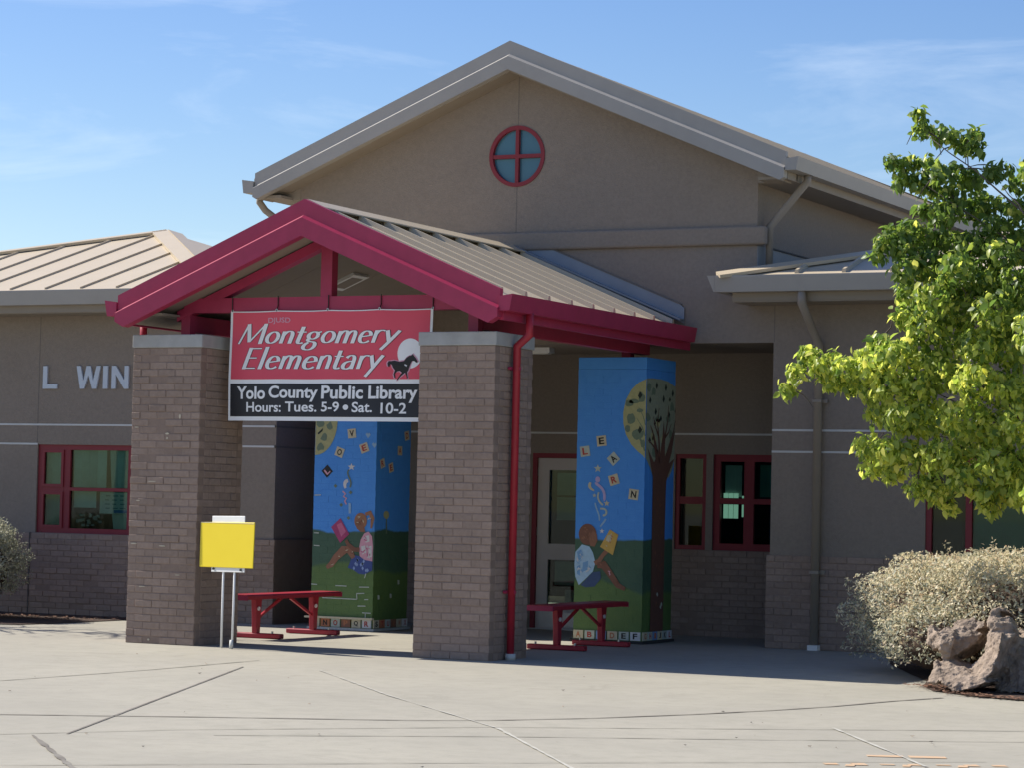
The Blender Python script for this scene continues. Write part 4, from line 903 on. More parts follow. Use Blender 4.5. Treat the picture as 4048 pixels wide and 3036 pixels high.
# trusses
def truss(y):
    hw = .06
    MB().box(LPX + .38, RPX + .42, y - hw, y + hw, 3.302, 3.446).build('tie_beam', 'red_paint', CAN)
    MB().box(XC - .062, XC + .062, y - hw + .004, y + hw - .004, 3.446, 3.93).build('king_post', 'red_paint', CAN)
    for s in (-1, 1):
        a, e = 0, 1.72
        MB().prism([(XC + s * a, 4.045 - CS * a), (XC + s * e, 4.045 - CS * e), (XC + s * e, 3.945 - CS * e), (XC + s * a, 3.945 - CS * a)], 'y', y - hw + .002, y + hw - .002).build('rafter', 'red_paint', CAN)
    for px in (LPX + .40, RPX + .40):
        MB().box(px - .052, px + .052, y - .05, y + .05, PT, 3.302).build('post', 'red_paint', CAN)
        box('base_plate', 'black', CAN, px - .085, px + .085, y - .085, y + .085, PT, PT + .014)
truss(.36)
for px, y in ((RRX + .40, RRY + .40), (RLX + .40, RRY + .40)):
    MB().box(px - .052, px + .052, y - .05, y + .05, PT, 3.302).build('post', 'red_paint', CAN); box('base_plate', 'black', CAN, px - .085, px + .085, y - .085, y + .085, PT, PT + .014)
for px in (LPX + .395, RPX + .405): MB().box(px - .048, px + .048, .42, YW - .03, 3.115, 3.28).build('edge_beam', 'red_paint', CAN)
# soffit boards at the eaves
for s, xa, xb in ((1, .46, .88), (-1, -3.315, -2.90)): MB().box(xa, xb, -.02, YW - .03, 3.262, 3.282).build('eave_soffit', 'trim_tan', CAN)
# light on the left ceiling slope
cl = MB(); fx, fy = -1.93, 1.95
def onceil(dx, dy, dn): x = fx + dx; return (x + dn * .39, fy + dy, 4.06 - CS * abs(x - XC) - dn * .92)
b = MB().hexa([onceil(*q) for q in ((-.16, -.16, .03), (.16, -.16, .03), (.16, .16, .03), (-.16, .16, .03), (-.16, -.16, .0), (.16, -.16, .0), (.16, .16, .0), (-.16, .16, .0))])
lt = tag(b.build('ceiling_light', 'white'), 'square white ceiling light on the canopy slope behind the king post', 'light')
MB().hexa([onceil(*q) for q in ((-.11, -.11, .034), (.11, -.11, .034), (.11, .11, .034), (-.11, .11, .034), (-.11, -.11, .031), (.11, -.11, .031), (.11, .11, .031), (-.11, .11, .031))]).build('lens', 'trim_tan', lt)
# flashing where the roof meets the gable wall
for s in (-1, 1):
    def q(dx, dz): return (XC + s * dx, CZ - CS * dx + dz)
    MB().prism([q(0, .0), q(2.06, .04), q(2.06, .205), q(2.02, .225), q(0, .195)], 'y', YW - .022, YW - .003).build('wall_flashing', 'flashing', CAN)
    MB().prism([q(0, .045), q(2.06, .065), q(2.06, .085), q(0, .065)], 'y', YW - .14, YW - .022).build('wall_flashing', 'flashing', CAN)
    MB().prism([q(0, .195), q(2.02, .225), q(2.03, .24), q(0, .21)], 'y', YW - .03, YW - .002).build('flashing_edge', 'joint_soft', CAN)
# red downpipe on the right pillar
rp = MB().tube([(.985, .33, 3.26), (.985, .33, 3.05), (.86, .33, 2.945), (.86, .33, .05)], .036, 14).build('downpipe', 'red_bright', CAN, True)
MB().tube([(.86, .33, 0), (.86, .33, .06)], .05, 14).build('boot', 'white_dirty', rp, True)
for z in (2.72, .62): MB().box(.80, .90, .315, .345, z, z + .03).build('bracket', 'red_paint', rp); MB().tube([(.81, .26, z + .015), (.84, .26, z + .015)], .016, 8).build('bracket_bolt', 'red_paint', rp)
lp = MB().tube([(-3.40, .40, 3.25), (-3.40, .40, 3.02), (-3.30, .40, 2.95), (-3.30, .40, .05)], .036, 14).build('downpipe', 'red_bright', CAN, True)

# ------------------------------------------------------------------ banner
BX0, BX1, BZ0, BZ1, BY = -2.297, -.022, 2.222, 3.312, .28
def wave(x, z): return BY + .010 * math.sin(x * 5.1 + 1) + .007 * math.sin(z * 6 + x * 2.2) + .004 * math.sin(x * 13)
def sag(x, z): # scalloped top edge between the ties
    t = ((x - BX0) / (BX1 - BX0)) * 4; k = max(0, (z - BZ0) / (BZ1 - BZ0)); return -.006 * math.sin(math.pi * (t % 1)) * k
def bpx(px, py): # banner zoom pixels -> (x, z)
    return BX0 + (px - 143) / 1945 * (BX1 - BX0), BZ0 + (1190 - py) / 1070 * (BZ1 - BZ0)
BAN = thing('banner', ((BX0 + BX1) / 2, BY, BZ0), 'red and black vinyl school and library banner hung between the brick pillars', 'banner')
def sheet(name, x0, x1, z0, z1, m, lift, parent, nx=40, nz=12, back=False):
    v = []; f = []
    for j in range(nz + 1):
        for i in range(nx + 1):
            x, z = x0 + (x1 - x0) * i / nx, z0 + (z1 - z0) * j / nz; v.append((x, wave(x, z) - lift, z + sag(x, z)))
    for j in range(nz):
        for i in range(nx): a = j * (nx + 1) + i; f.append((a, a + 1, a + nx + 2, a + nx + 1))
    if back:
        n = len(v); v += [(x, y + .003, z) for x, y, z in v]; f += [tuple(q + n for q in reversed(k)) for k in f]
    return MB().add(v, f).build(name, m, parent, True)
sh = sheet('vinyl_sheet', BX0, BX1, BZ0, BZ1, 'banner_white', 0, BAN, back=True)
def rect(px0, px1, py0, py1): (a, d), (c, e) = bpx(px0, py1), bpx(px1, py0); return a, c, d, e
sheet('red_field', *rect(166, 2066, 130, 784), 'banner_red', .0022, BAN); sheet('black_field', *rect(164, 2058, 826, 1150), 'banner_black', .0022, BAN)
def btext(body, px0, px1, py0, py1, m, lift, shear=0, off=0, name='lettering', space=1.0, grow=0):
    (a, d), (c, e) = bpx(px0 - grow, py1 + grow), bpx(px1 + grow, py0 - grow)
    v, f = glyphs(body, a, c, d, e, shear, off, space)
    return MB().add([(x, wave(x, z) - lift, z + sag(x, z)) for x, z in v], f).build(name, m, BAN)
GL = {  # centre lines of the title's letters: (paths, advance); baseline 0, x-height .6, capitals 1
    'o': ([('e', .27, .30, .20, .275)], .56), 'n': ([[(.09, 0), (.09, .60)], ('b', (.09, .36), (.13, .64), (.42, .74), (.41, .36)), [(.41, .40), (.41, 0)]], .55),
    'm': ([[(.09, 0), (.09, .60)], ('b', (.09, .36), (.13, .64), (.38, .74), (.37, .36)), [(.37, .40), (.37, 0)], ('b', (.37, .36), (.41, .64), (.66, .74), (.65, .36)), [(.65, .40), (.65, 0)]], .80),
    't': ([[(.15, .84), (.13, .16)], ('b', (.13, .20), (.12, -.04), (.24, -.01), (.32, .05)), [(.0, .575), (.32, .575)]], .36),
    'g': ([('e', .24, .40, .165, .175), ('b', (.14, .26), (.04, .16), (.16, .10), (.28, .09)), ('b', (.28, .09), (.48, .06), (.44, -.30), (.22, -.31)), ('b', (.22, -.31), (-.02, -.31), (-.02, -.06), (.16, .06)), [(.36, .53), (.50, .575)]], .54),
    'e': ([[(.10, .31), (.44, .36)], ('b', (.44, .34), (.46, .62), (.07, .72), (.07, .28)), ('b', (.07, .32), (.06, -.04), (.32, -.04), (.45, .10))], .53),
    'r': ([[(.09, 0), (.09, .60)], ('b', (.09, .36), (.12, .56), (.24, .64), (.38, .57))], .40),
    'y': ([[(.05, .60), (.25, .03)], [(.47, .60), (.25, .05), (.13, -.22), (.06, -.36)]], .50),
    'M': ([[(.04, 0), (.17, 1)], [(.17, 1), (.42, .10)], [(.42, .10), (.80, 1)], [(.80, 1), (.84, 0)]], .96),
    'E': ([[(.10, 0), (.10, 1)], [(.10, .96), (.50, .96)], [(.10, .52), (.44, .52)], [(.10, .04), (.52, .04)]], .60),
    'l': ([[(.09, 0), (.09, 1.03)]], .24),
    'a': ([('b', (.10, .50), (.16, .66), (.40, .68), (.38, .38)), [(.38, .42), (.38, 0)], ('b', (.38, .34), (-.02, .42), (-.02, -.02), (.20, .0)), ('b', (.20, .0), (.30, .01), (.38, .10), (.38, .22))], .54)}
def title(word, px0, px1, ybase, ycap, grow, m, lift, name):
    P = []; x = 0
    for ch in word:
        for q in GL[ch][0]:
            if q[0] == 'e': L_ = [(q[1] + q[3] * math.cos(t), q[2] + q[4] * math.sin(t)) for t in np.linspace(0, 2 * math.pi, 25)]
            elif q[0] == 'b': L_ = bez(q[1:], 12)
            else: L_ = [tuple(Vector(q[k]).lerp(Vector(q[k + 1]), t)) for k in range(len(q) - 1) for t in np.linspace(0, 1, 7)[(1 if k else 0):]]
            P.append([(a + x, b) for a, b in L_])
        x += GL[ch][1]
    sl_ = .27; xs = [a + sl_ * b for L_ in P for a, b in L_]; lo, hi = min(xs) - .05, max(xs) + .05
    b_ = MB(); kx = (px1 - px0) / (hi - lo); ky = ybase - ycap
    for n_, L_ in enumerate(P):
        V = []
        for k, (a, b) in enumerate(L_):
            p0, p1 = L_[max(k - 1, 0)], L_[min(k + 1, len(L_) - 1)]; d = Vector((p1[0] - p0[0], p1[1] - p0[1])); d = d.normalized() if d.length else Vector((0, 1))
            w = (.052 + .092 * abs(d.y) ** 1.5) / 2
            if word[0] == 'M' and d.y * d.x > .12 and abs(d.y) > .5 and b >= 0 and a < .9: w *= .55      # thin up-strokes of the M
            w += grow; nx, ny = -d.y, d.x
            V.append(((a + nx * w, b + ny * w), (a - nx * w, b - ny * w)))
        pts = [v for v in V]; verts = []
        for (l_, r_) in pts:
            for a, b in (l_, r_):
                X, Zz = bpx(px0 + (a + sl_ * b - lo) * kx, ybase - b * ky); verts.append((X, wave(X, Zz) - lift - n_ * .00006, Zz + sag(X, Zz)))
        b_.add(verts, [(2 * k, 2 * k + 1, 2 * k + 3, 2 * k + 2) for k in range(len(pts) - 1)])
    b_.build(name, m, BAN)
for wd, a_, c_, yb_, yc_ in (('Montgomery', 222, 1812, 437, 243), ('Elementary', 285, 1662, 684, 474)):
    title(wd, a_, c_, yb_, yc_, .022, 'banner_dark', .0032, 'lettering_shadow'); title(wd, a_, c_, yb_, yc_, 0, 'banner_white', .0062, 'lettering')
btext('DJUSD', 528, 750, 186, 250, 'p_pink', .0046, 0, .012)
for w_, a_, b_, c_, d_ in (('Yolo', 235, 520, 857, 980), ('County', 555, 1022, 850, 1004), ('Public', 1056, 1456, 848, 975), ('Library', 1510, 1966, 850, 1012)): btext(w_, a_, b_, c_, d_, 'banner_white', .0046, 0, .028)
for w_, a_, b_, c_, d_ in (('Hours:', 335, 680, 1010, 1106), ('Tues.', 722, 1016, 1004, 1102), ('5-9', 1060, 1232, 1004, 1100), ('Sat.', 1352, 1552, 1004, 1104), ('10-2', 1632, 1866, 1012, 1116)): btext(w_, a_, b_, c_, d_, 'banner_white', .0046, 0, .018)
def bpoly(name, pts, m, lift, parent=BAN):
    P = [bpx(*q) for q in pts]; n = len(P); ar = sum(P[i][0] * P[(i + 1) % n][1] - P[(i + 1) % n][0] * P[i][1] for i in range(n))
    f = tuple(range(n)) if ar > 0 else tuple(range(n - 1, -1, -1))
    return MB().add([(x, wave(x, z) - lift, z + sag(x, z)) for x, z in P], [f]).build(name, m, parent)
bpoly('bullet', [(1293 + 26 * math.cos(t), 1056 + 26 * math.sin(t)) for t in np.linspace(0, 6.283, 17)[:-1]], 'banner_white', .0046)
bpoly('moon', [(1893 + 116 * math.cos(t), 540 + 143 * math.sin(t)) for t in np.linspace(0, 6.283, 41)[:-1]], 'banner_white', .0036)
horse = [(1918, 545), (1930, 560), (1952, 590), (1968, 622), (1955, 630), (1935, 612), (1915, 612), (1900, 640), (1888, 675), (1880, 700), (1868, 715), (1872, 745), (1876, 775), (1868, 778), (1860, 748), (1848, 722), (1830, 738), (1808, 758), (1782, 790), (1770, 792), (1795, 755), (1818, 722), (1800, 705), (1772, 712), (1755, 735), (1762, 768), (1752, 772), (1742, 735), (1755, 700), (1735, 672), (1728, 650), (1716, 640), (1704, 668), (1690, 662), (1686, 632), (1698, 612), (1722, 612), (1750, 606), (1800, 618), (1838, 610), (1858, 582), (1888, 562), (1906, 560)]
hc = np.array(horse).mean(0)
bpoly('horse_halo', [tuple(hc + (np.array(q) - hc) * 1.0 + (np.array(q) - hc) / np.linalg.norm(np.array(q) - hc) * 11) for q in horse], 'p_pink', .0046)
bpoly('horse', horse, 'black', .0058)
bpoly('horse_mark', [(1845, 640), (1868, 650), (1858, 680), (1840, 665)], 'p_white', .0066); bpoly('horse_mark', [(1768, 640), (1790, 640), (1785, 662), (1768, 658)], 'p_white', .0066)
for px in (160, 610, 1100, 1600, 2085):
    x, z = bpx(px, 112); zz = z - .002; MB().tube([(x, wave(x, z) - .002, zz - .012), (x, .292, 3.36), (x, .290, 3.46)], .0055, 6).build('tie_cord', 'black', BAN)
for px in (160, 610, 1100, 1600, 2085):
    x, z = bpx(px, 114); ring('grommet', x, z, .006, .012, wave(x, z) - .004, wave(x, z) + .001, 'metal_grey', BAN, 14)

# ------------------------------------------------------------------ metal letters on the left wing
def letter(ch, polys, label):
    b = MB()
    for p in polys: b.prism(p, 'y', YW - .028, YW - .003)
    o = b.build('wall_letter', 'letter'); tag(o, label, 'letter', 'letters of the wall sign')
Z0, Z1 = 2.742, 3.022; S_ = .062
letter('L', [[(-7.60, Z0), (-7.388, Z0), (-7.388, Z0 + .055), (-7.60 + S_, Z0 + .055), (-7.60 + S_, Z1), (-7.60, Z1)]], 'pale blue grey metal letter L on the left wing wall')
def Wp(x0, x1):
    w = x1 - x0; s = .058; m = (x0 + x1) / 2
    return [(x0, Z1), (x0 + s, Z1), (x0 + .30 * w, Z0 + .10), (m - s * .5, Z1), (m + s * .5, Z1), (x1 - .30 * w, Z0 + .10), (x1 - s, Z1), (x1, Z1), (x1 - .16 * w, Z0), (x1 - .33 * w, Z0), (m, Z0 + .17), (x0 + .33 * w, Z0), (x0 + .16 * w, Z0)]
letter('W', [Wp(-7.105, -6.755)], 'pale blue grey metal letter W on the left wing wall')
letter('I', [[(-6.715, Z0), (-6.648, Z0), (-6.648, Z1), (-6.715, Z1)]], 'pale blue grey metal letter I on the left wing wall')
letter('N', [[(-6.59, Z0), (-6.53, Z0), (-6.53, Z0 + .175), (-6.405, Z0), (-6.345, Z0), (-6.345, Z1), (-6.405, Z1), (-6.405, Z0 + .105), (-6.53, Z1), (-6.59, Z1)]], 'pale blue grey metal letter N on the left wing wall beside the brick pillar')

# ------------------------------------------------------------------ yellow sign
SGN = thing('yard_sign', (-2.06, -.13, 0), 'blank yellow sign board on two thin white posts before the left pillar', 'sign')
sg = []
sg.append(MB().tube([(-2.125, -.115, 0), (-2.118, -.120, .42), (-2.112, -.122, 1.22)], .010, 8).build('post', 'white', SGN, True))
sg.append(MB().tube([(-1.995, -.115, 0), (-1.985, -.118, .42), (-1.978, -.122, 1.22)], .010, 8).build('post', 'white', SGN, True))
sg.append(MB().tube([(-2.003, -.118, 0), (-1.998, -.118, .085)], .017, 8).build('foot_sleeve', 'white_dirty', SGN, True))
bk = bevel(MB().prism([(-2.250, .733), (-1.846, .742), (-1.856, 1.284), (-2.254, 1.276)], 'y', -.139, -.133).build('backing_board', 'white', SGN), .003)
yl = bevel(MB().prism([(-2.386, .776), (-1.738, .786), (-1.728, 1.225), (-2.384, 1.214)], 'y', -.150, -.1395).build('yellow_panel', 'yellow', SGN), .003)
box('panel_lip', 'p_cream', SGN, -2.383, -1.732, -.1515, -.1505, 1.209, 1.2145)
for x in (-2.215, -1.885): MB().tube([(x, -.143, .765), (x, -.152, .765)], .011, 8).build('bolt', 'black', SGN)
SGN.rotation_euler = (0, 0, rad(-20)); SGN.scale = (1.3, 1, 1); SGN.location.x += .075
# ------------------------------------------------------------------ benches
def bench(xc, y0, y1, label):
    r = thing('bench', (xc, (y0 + y1) / 2, 0), label, 'bench', 'red metal benches under the canopy')
    s = MB(); s.prism([(xc - .145, .412), (xc + .145, .412), (xc + .145, .448), (xc + .13, .462), (xc - .13, .462), (xc - .145, .448)], 'y', y0, y1); seat = s.build('seat', 'red_bright', r)
    for y in (y0 + .0, y1 - .012): MB().box(xc - .146, xc + .146, y - .003, y + .015, .405, .455).build('end_band', 'red_paint', seat)
    ly = (y0 + .42, y1 - .36)
    for y, d in zip(ly, (1, -1)):
        l = bevel(MB().prism([(y - .066, .412), (y + .066, .412), (y + .046, .24), (y + .036, .05), (y - .036, .05), (y - .046, .24)], 'x', xc - .03, xc + .03).build('leg', 'red_bright', r), .006)
        MB().tube([(xc + .03, y - .01, .31), (xc + .042, y - .01, .31)], .022, 10).build('bolt', 'white', l)
        bevel(MB().box(xc - .32, xc + .32, y - .04, y + .04, .004, .055).build('foot', 'red_bright', r), .008)
        for sx in (-.24, .2): MB().tube([(xc + sx, y, .05), (xc + sx, y, .078)], .012, 8).build('bolt', 'metal_grey', r)
        MB().hexa([(xc - .012, y + d * .04, .20), (xc + .012, y + d * .04, .20), (xc + .012, y + d * .04, .226), (xc - .012, y + d * .04, .226), (xc - .012, y + d * .50, .394), (xc + .012, y + d * .50, .394), (xc + .012, y + d * .475, .413), (xc - .012, y + d * .475, .413)]).build('brace', 'red_bright', r)
    return r
bench(-2.80, 1.32, 3.27, 'red metal bench on the sunlit floor behind the yellow sign')
bench(.45, 1.80, 3.66, 'dark red metal bench in the shade before the tree and boy mural')

# ------------------------------------------------------------------ plants
def leaf_cloud(name, pts, nrm, size, m, parent, shape=0, droop=0.0, kind=None):
    """one folded leaf for every point (numpy); nrm gives the preferred facing"""
    n = len(pts); s = size * rng.uniform(.5, 1.45, n)
    d = rng.normal(size=(n, 3)); d[:, 2] -= droop; d /= np.linalg.norm(d, axis=1)[:, None]
    w = np.cross(d, nrm + rng.normal(size=(n, 3)) * .7); w /= np.linalg.norm(w, axis=1)[:, None] + 1e-9
    u = np.cross(w, d); S1 = s[:, None]
    Wd = (.30 if shape == 0 else .22) * rng.uniform(.8, 1.2, n)[:, None]; cv = rng.uniform(.05, .38, n)[:, None]; fd = rng.uniform(.04, .16, n)[:, None]
    def at_(t, k, sd): return pts + d * S1 * t - u * S1 * cv * t * t + w * S1 * Wd * k * sd + u * S1 * fd * k * abs(sd)
    if shape == 0:
        V = np.stack([pts, at_(.28, .92, 1), at_(.62, .80, 1), at_(1.0, 0, 0), at_(.62, .80, -1), at_(.28, .92, -1), at_(.30, 0, 0), at_(.64, 0, 0)], 1); k_ = 8
        T_ = [(0, 6, 1), (1, 6, 7), (1, 7, 2), (2, 7, 3), (0, 5, 6), (5, 7, 6), (5, 4, 7), (4, 3, 7)]
    else:
        V = np.stack([pts, at_(.45, 1, 1), at_(1.0, 0, 0), at_(.45, 1, -1)], 1); k_ = 4; T_ = [(0, 2, 1), (0, 3, 2)]
    idx = np.arange(n) * k_
    Fq = np.stack([np.stack([idx + a for a in t], 1) for t in T_], 1).reshape(-1, 3)
    me = bpy.data.meshes.new(name); off = np.array(WORLD_OFF(parent))
    vv = (V.reshape(-1, 3) - off).astype(np.float32)
    me.vertices.add(len(vv)); me.vertices.foreach_set('co', vv.ravel())
    me.loops.add(Fq.size); me.loops.foreach_set('vertex_index', Fq.ravel().astype(np.int32))
    me.polygons.add(len(Fq)); me.polygons.foreach_set('loop_start', np.arange(0, Fq.size, 3, dtype=np.int32)); me.polygons.foreach_set('loop_total', np.full(len(Fq), 3, dtype=np.int32))
    me.update(calc_edges=True); me.materials.append(MATS[m])
    if shape == 0: me.polygons.foreach_set('use_smooth', [True] * len(me.polygons))
    return link(name, me, parent)
def branch_path(a, b, bend, n=7):
    a, b = Vector(a), Vector(b); o = Vector((random.uniform(-1, 1), random.uniform(-1, 1), random.uniform(.1, .9))) * bend
    return [a.lerp(b, i / n) + o * math.sin(math.pi * i / n) + Vector((random.gauss(0, .012), random.gauss(0, .012), 0)) for i in range(n + 1)]

# tree on the right --------------------------------------------------
C_ = np.array([11.7421, -21.7744, 1.44676])
def at(px, py, y): # point on the vertical plane y seen at a 2212-wide photo pixel
    u, v = px * 1.83, py * 1.83
    d = VF + VR * (u - 2024) / 10386.4 - VU * (v - 1518) / 10386.4
    return C_ + d * (y - C_[1]) / d[1]
TREE = thing('tree', (6.45, .55, 0), 'leafy yellow green tree leaning into the picture at the right edge', 'tree')
CL = [(1985, 242, 17, .35), (1992, 275, 24, .4), (2030, 285, 24, .6), (2062, 290, 20, .5), (2075, 310, 18, .7), (2105, 290, 22, .5), (2108, 318, 18, .5),
      (1922, 345, 17, .3), (1948, 352, 18, .4), (1972, 345, 18, .5), (2005, 352, 26, .5), (2030, 372, 26, .3), (1945, 385, 22, .3), (1985, 392, 28, .4), (2020, 405, 28, .6), (2065, 372, 26, .6), (2100, 385, 30, .7), (2140, 370, 22, .5), (2170, 365, 22, .6), (2195, 395, 22, .8),
      (2060, 420, 30, .4), (2090, 445, 34, .7), (2040, 460, 34, .3), (2000, 450, 20, .6), (2120, 430, 24, .9), (2155, 445, 30, .9), (2200, 445, 26, .5), (2190, 490, 34, .7), (2140, 490, 34, .4),
      (1965, 492, 28, .3), (1930, 500, 26, .2), (1905, 520, 22, .1), (1895, 550, 18, .1), (1950, 530, 34, .2), (2000, 510, 36, .5), (2050, 520, 36, .6), (2100, 530, 40, .3), (2160, 545, 40, .2), (2205, 540, 34, .8),
      (1960, 575, 36, .1), (2010, 570, 44, .3), (2070, 580, 46, 0), (2130, 600, 48, .2), (2190, 610, 44, .1), (1965, 625, 34, .3), (2020, 640, 46, -.1), (2085, 655, 50, .2), (2150, 670, 50, -.1), (2205, 680, 44, .3),
      (1960, 680, 34, .2), (2000, 700, 44, .1), (2060, 720, 50, .3), (2120, 740, 52, .0), (2190, 750, 50, .2),
      (1720, 800, 24, .0), (1700, 840, 20, .1), (1745, 760, 24, .1), (1770, 785, 28, .0), (1800, 775, 26, .2), (1830, 790, 32, .0), (1862, 775, 30, .2), (1795, 820, 26, .1), (1835, 830, 26, .2), (1890, 790, 36, .0), (1900, 740, 30, .2), (1930, 760, 40, -.1), (1970, 760, 46, .2), (1880, 840, 30, .1), (1920, 830, 40, 0), (1980, 830, 48, .1), (2040, 800, 50, .2), (2110, 820, 52, -.1), (2180, 840, 52, .1),
      (1900, 890, 34, .2), (1950, 900, 44, 0), (2010, 900, 50, .2), (2080, 900, 52, 0), (2150, 920, 52, .2), (2205, 910, 48, 0),
      (1870, 960, 28, .1), (1885, 1005, 28, .2), (1920, 970, 38, 0), (1970, 985, 42, .1), (2030, 985, 46, 0), (2090, 985, 46, .2), (2155, 1000, 46, 0), (2205, 1000, 44, .2), (1925, 1022, 24, .1),
      (1990, 1050, 32, 0), (2030, 1062, 32, .1), (2080, 1035, 34, .0), (2130, 1065, 32, .1), (2180, 1060, 36, .2), (2215, 1065, 36, 0), (2050, 1092, 15, .1), (2140, 1095, 18, .1)]
ctr = [(at(a, b, d + .25), r * 1.83 / 10386.4 * 25) for a, b, r, d in CL]
for i in range(64):   # the half of the crown outside the picture
    t = random.uniform(0, 6.28); zz = random.uniform(1.5, 4.9); rr = 1.55 * math.sqrt(max(.08, 1 - ((zz - 2.7) / 2.4) ** 2)) * math.sqrt(random.uniform(.15, 1))
    p = np.array([6.05 + rr * abs(math.cos(t)) * 1.35, .6 + rr * math.sin(t) * 1.2, zz]); ctr.append((p, random.uniform(.18, .28)))
pl, nl, pd_, nd = [], [], [], []
for i, (c, r) in enumerate(ctr):
    r *= .86; n = int((115 if c[2] > 3.6 else 125) * (r / .12) ** 2) + 26
    q = rng.normal(size=(n, 3)); q /= np.linalg.norm(q, axis=1)[:, None]; rad_ = r * rng.uniform(.35, 1.12, n) ** .6
    P = c + q * rad_[:, None] * np.array([1, 1.35, .92])
    dark = rng.random(n) < np.clip((P[:, 2] - 2.4) / 1.5, .14, .9)  # upper leaves mostly dark: the backlit look is put into their colour
    pl.append(P[~dark]); nl.append(q[~dark]); pd_.append(P[dark]); nd.append(q[dark])
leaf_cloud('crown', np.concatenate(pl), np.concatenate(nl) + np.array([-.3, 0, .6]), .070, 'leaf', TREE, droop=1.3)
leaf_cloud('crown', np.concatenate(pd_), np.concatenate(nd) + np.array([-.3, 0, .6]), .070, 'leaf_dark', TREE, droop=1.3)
MB().tube([(6.45, .55, 0), (6.42, .56, .4), (6.47, .55, 1.0), (6.45, .57, 1.7), (6.40, .58, 2.5), (6.28, .58, 3.2), (6.12, .6, 3.8), (6.0, .6, 4.2)], [.10, .085, .078, .07, .055, .035, .02, .010], 10).build('trunk', 'bark', TREE, True)
for (a, b_, c, d) in ((6.42, 1.5, 1985, 830), (6.35, 2.0, 1850, 790), (6.38, 2.6, 1960, 560), (6.28, 3.2, 2000, 400), (6.2, 3.5, 2000, 290), (6.44, 1.2, 2060, 1000), (6.3, 2.3, 2100, 700), (6.15, 3.7, 2170, 400), (6.4, 1.6, 1900, 960)):
    e = at(c, d, .5); MB().tube(branch_path((a, .57, b_), e, .12), [.020, .016, .013, .010, .008, .006, .005, .003], 7).build('limb', 'bark', TREE, True)
for k in range(40):
    a, r = ctr[random.randrange(len(CL))]; b2, _ = ctr[random.randrange(len(CL))]
    v = Vector(b2) - Vector(a)
    if v.length > .3: v *= .3 / v.length
    MB().tube(branch_path(a, Vector(a) + v, .05, 4), [.009, .008, .006, .005, .003], 5).build('twig', 'bark', TREE, True)

# bushes -------------------------------------------------------------
def bush(loc, blobs, n, size, label, mats, core=.80):
    """blobs: (centre, radii); leaves in the outer shell plus twigs inside"""
    r = thing('bush', loc, label, 'bush')
    cs = [(np.array(c), np.array(q)) for c, q in blobs]; vol = np.array([q[0] * q[1] for _, q in cs]); vol = vol / vol.sum()
    P, Nn = [], []
    for (c, q), w in zip(cs, vol):
        k = int(n * w); d = rng.normal(size=(k, 3)); d /= np.linalg.norm(d, axis=1)[:, None]; d[:, 2] = np.where(d[:, 2] < -.55, -d[:, 2], d[:, 2])
        bump = 1 + .07 * np.sin(d[:, 0] * 9 + c[0] * 5) * np.cos(d[:, 1] * 8) + .05 * np.sin(d[:, 2] * 13 + d[:, 0] * 6)
        rr = rng.uniform(.66, 1.04, k) ** .7 * bump; p = c + d * q * rr[:, None]; keep = p[:, 2] > .02
        hole = np.sin(p[:, 0] * 17 + p[:, 1] * 9) * np.sin(p[:, 1] * 15 - p[:, 2] * 8) * np.sin(p[:, 2] * 19 + p[:, 0] * 7)      # thin spots between the shoots
        keep &= (rr < .84) | (hole > -.18) | (rng.random(k) < .22)
        keep &= rng.random(k) < np.clip(.35 + p[:, 2] * 1.1, .35, 1)      # leaves thinned low down, putting the foot's shade into the shape
        for c2, q2 in cs:
            if c2 is c: continue
            keep &= (((p - c2) / (q2 * .78)) ** 2).sum(1) > 1
        P.append(p[keep]); Nn.append(d[keep])
    P = np.concatenate(P); Nn = np.concatenate(Nn); h = rng.random(len(P))
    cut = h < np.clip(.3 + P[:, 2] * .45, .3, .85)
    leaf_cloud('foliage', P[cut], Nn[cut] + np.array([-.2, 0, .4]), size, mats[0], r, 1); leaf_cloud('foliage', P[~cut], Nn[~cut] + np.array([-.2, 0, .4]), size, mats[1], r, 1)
    shoots = []
    for i in range(230):
        c, q = cs[rng.integers(len(cs))]; d = rng.normal(size=3); d[2] = abs(d[2]) * 1.2; d /= np.linalg.norm(d); a = c + d * q; L_ = rng.uniform(.03, .085); e = d * .5 + np.array([0, 0, .8]) + rng.normal(size=3) * .25
        for t in np.linspace(.2, 1, 8): shoots.append(a + e * L_ * t + rng.normal(size=3) * .008)
    shoots = np.array(shoots); shoots = shoots[shoots[:, 2] > .1]; leaf_cloud('shoots', shoots, rng.normal(size=shoots.shape), size * .9, mats[0], r, 1)
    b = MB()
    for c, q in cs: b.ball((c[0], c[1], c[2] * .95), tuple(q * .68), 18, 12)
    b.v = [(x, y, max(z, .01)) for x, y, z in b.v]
    b.build('dark_core', 'mulch', r, True)  # solid dark balls put in for the shaded inside of the bush
    t = MB()
    for i in range(160):
        c, q = random.choice(cs); d = Vector((random.gauss(0, 1), random.gauss(0, 1), abs(random.gauss(0, .8)))).normalized()
        a = Vector(c) + Vector((d.x * q[0], d.y * q[1], d.z * q[2])) * .55; e = Vector(c) + Vector((d.x * q[0], d.y * q[1], d.z * q[2])) * random.uniform(.98, 1.10)
        if e.z > .05: t.tube([a, (a + e) / 2 + Vector((0, 0, .02)), e], [.006, .004, .002], 4)
    t.build('twigs', 'bark', r)['kind'] = 'stuff'
    return r
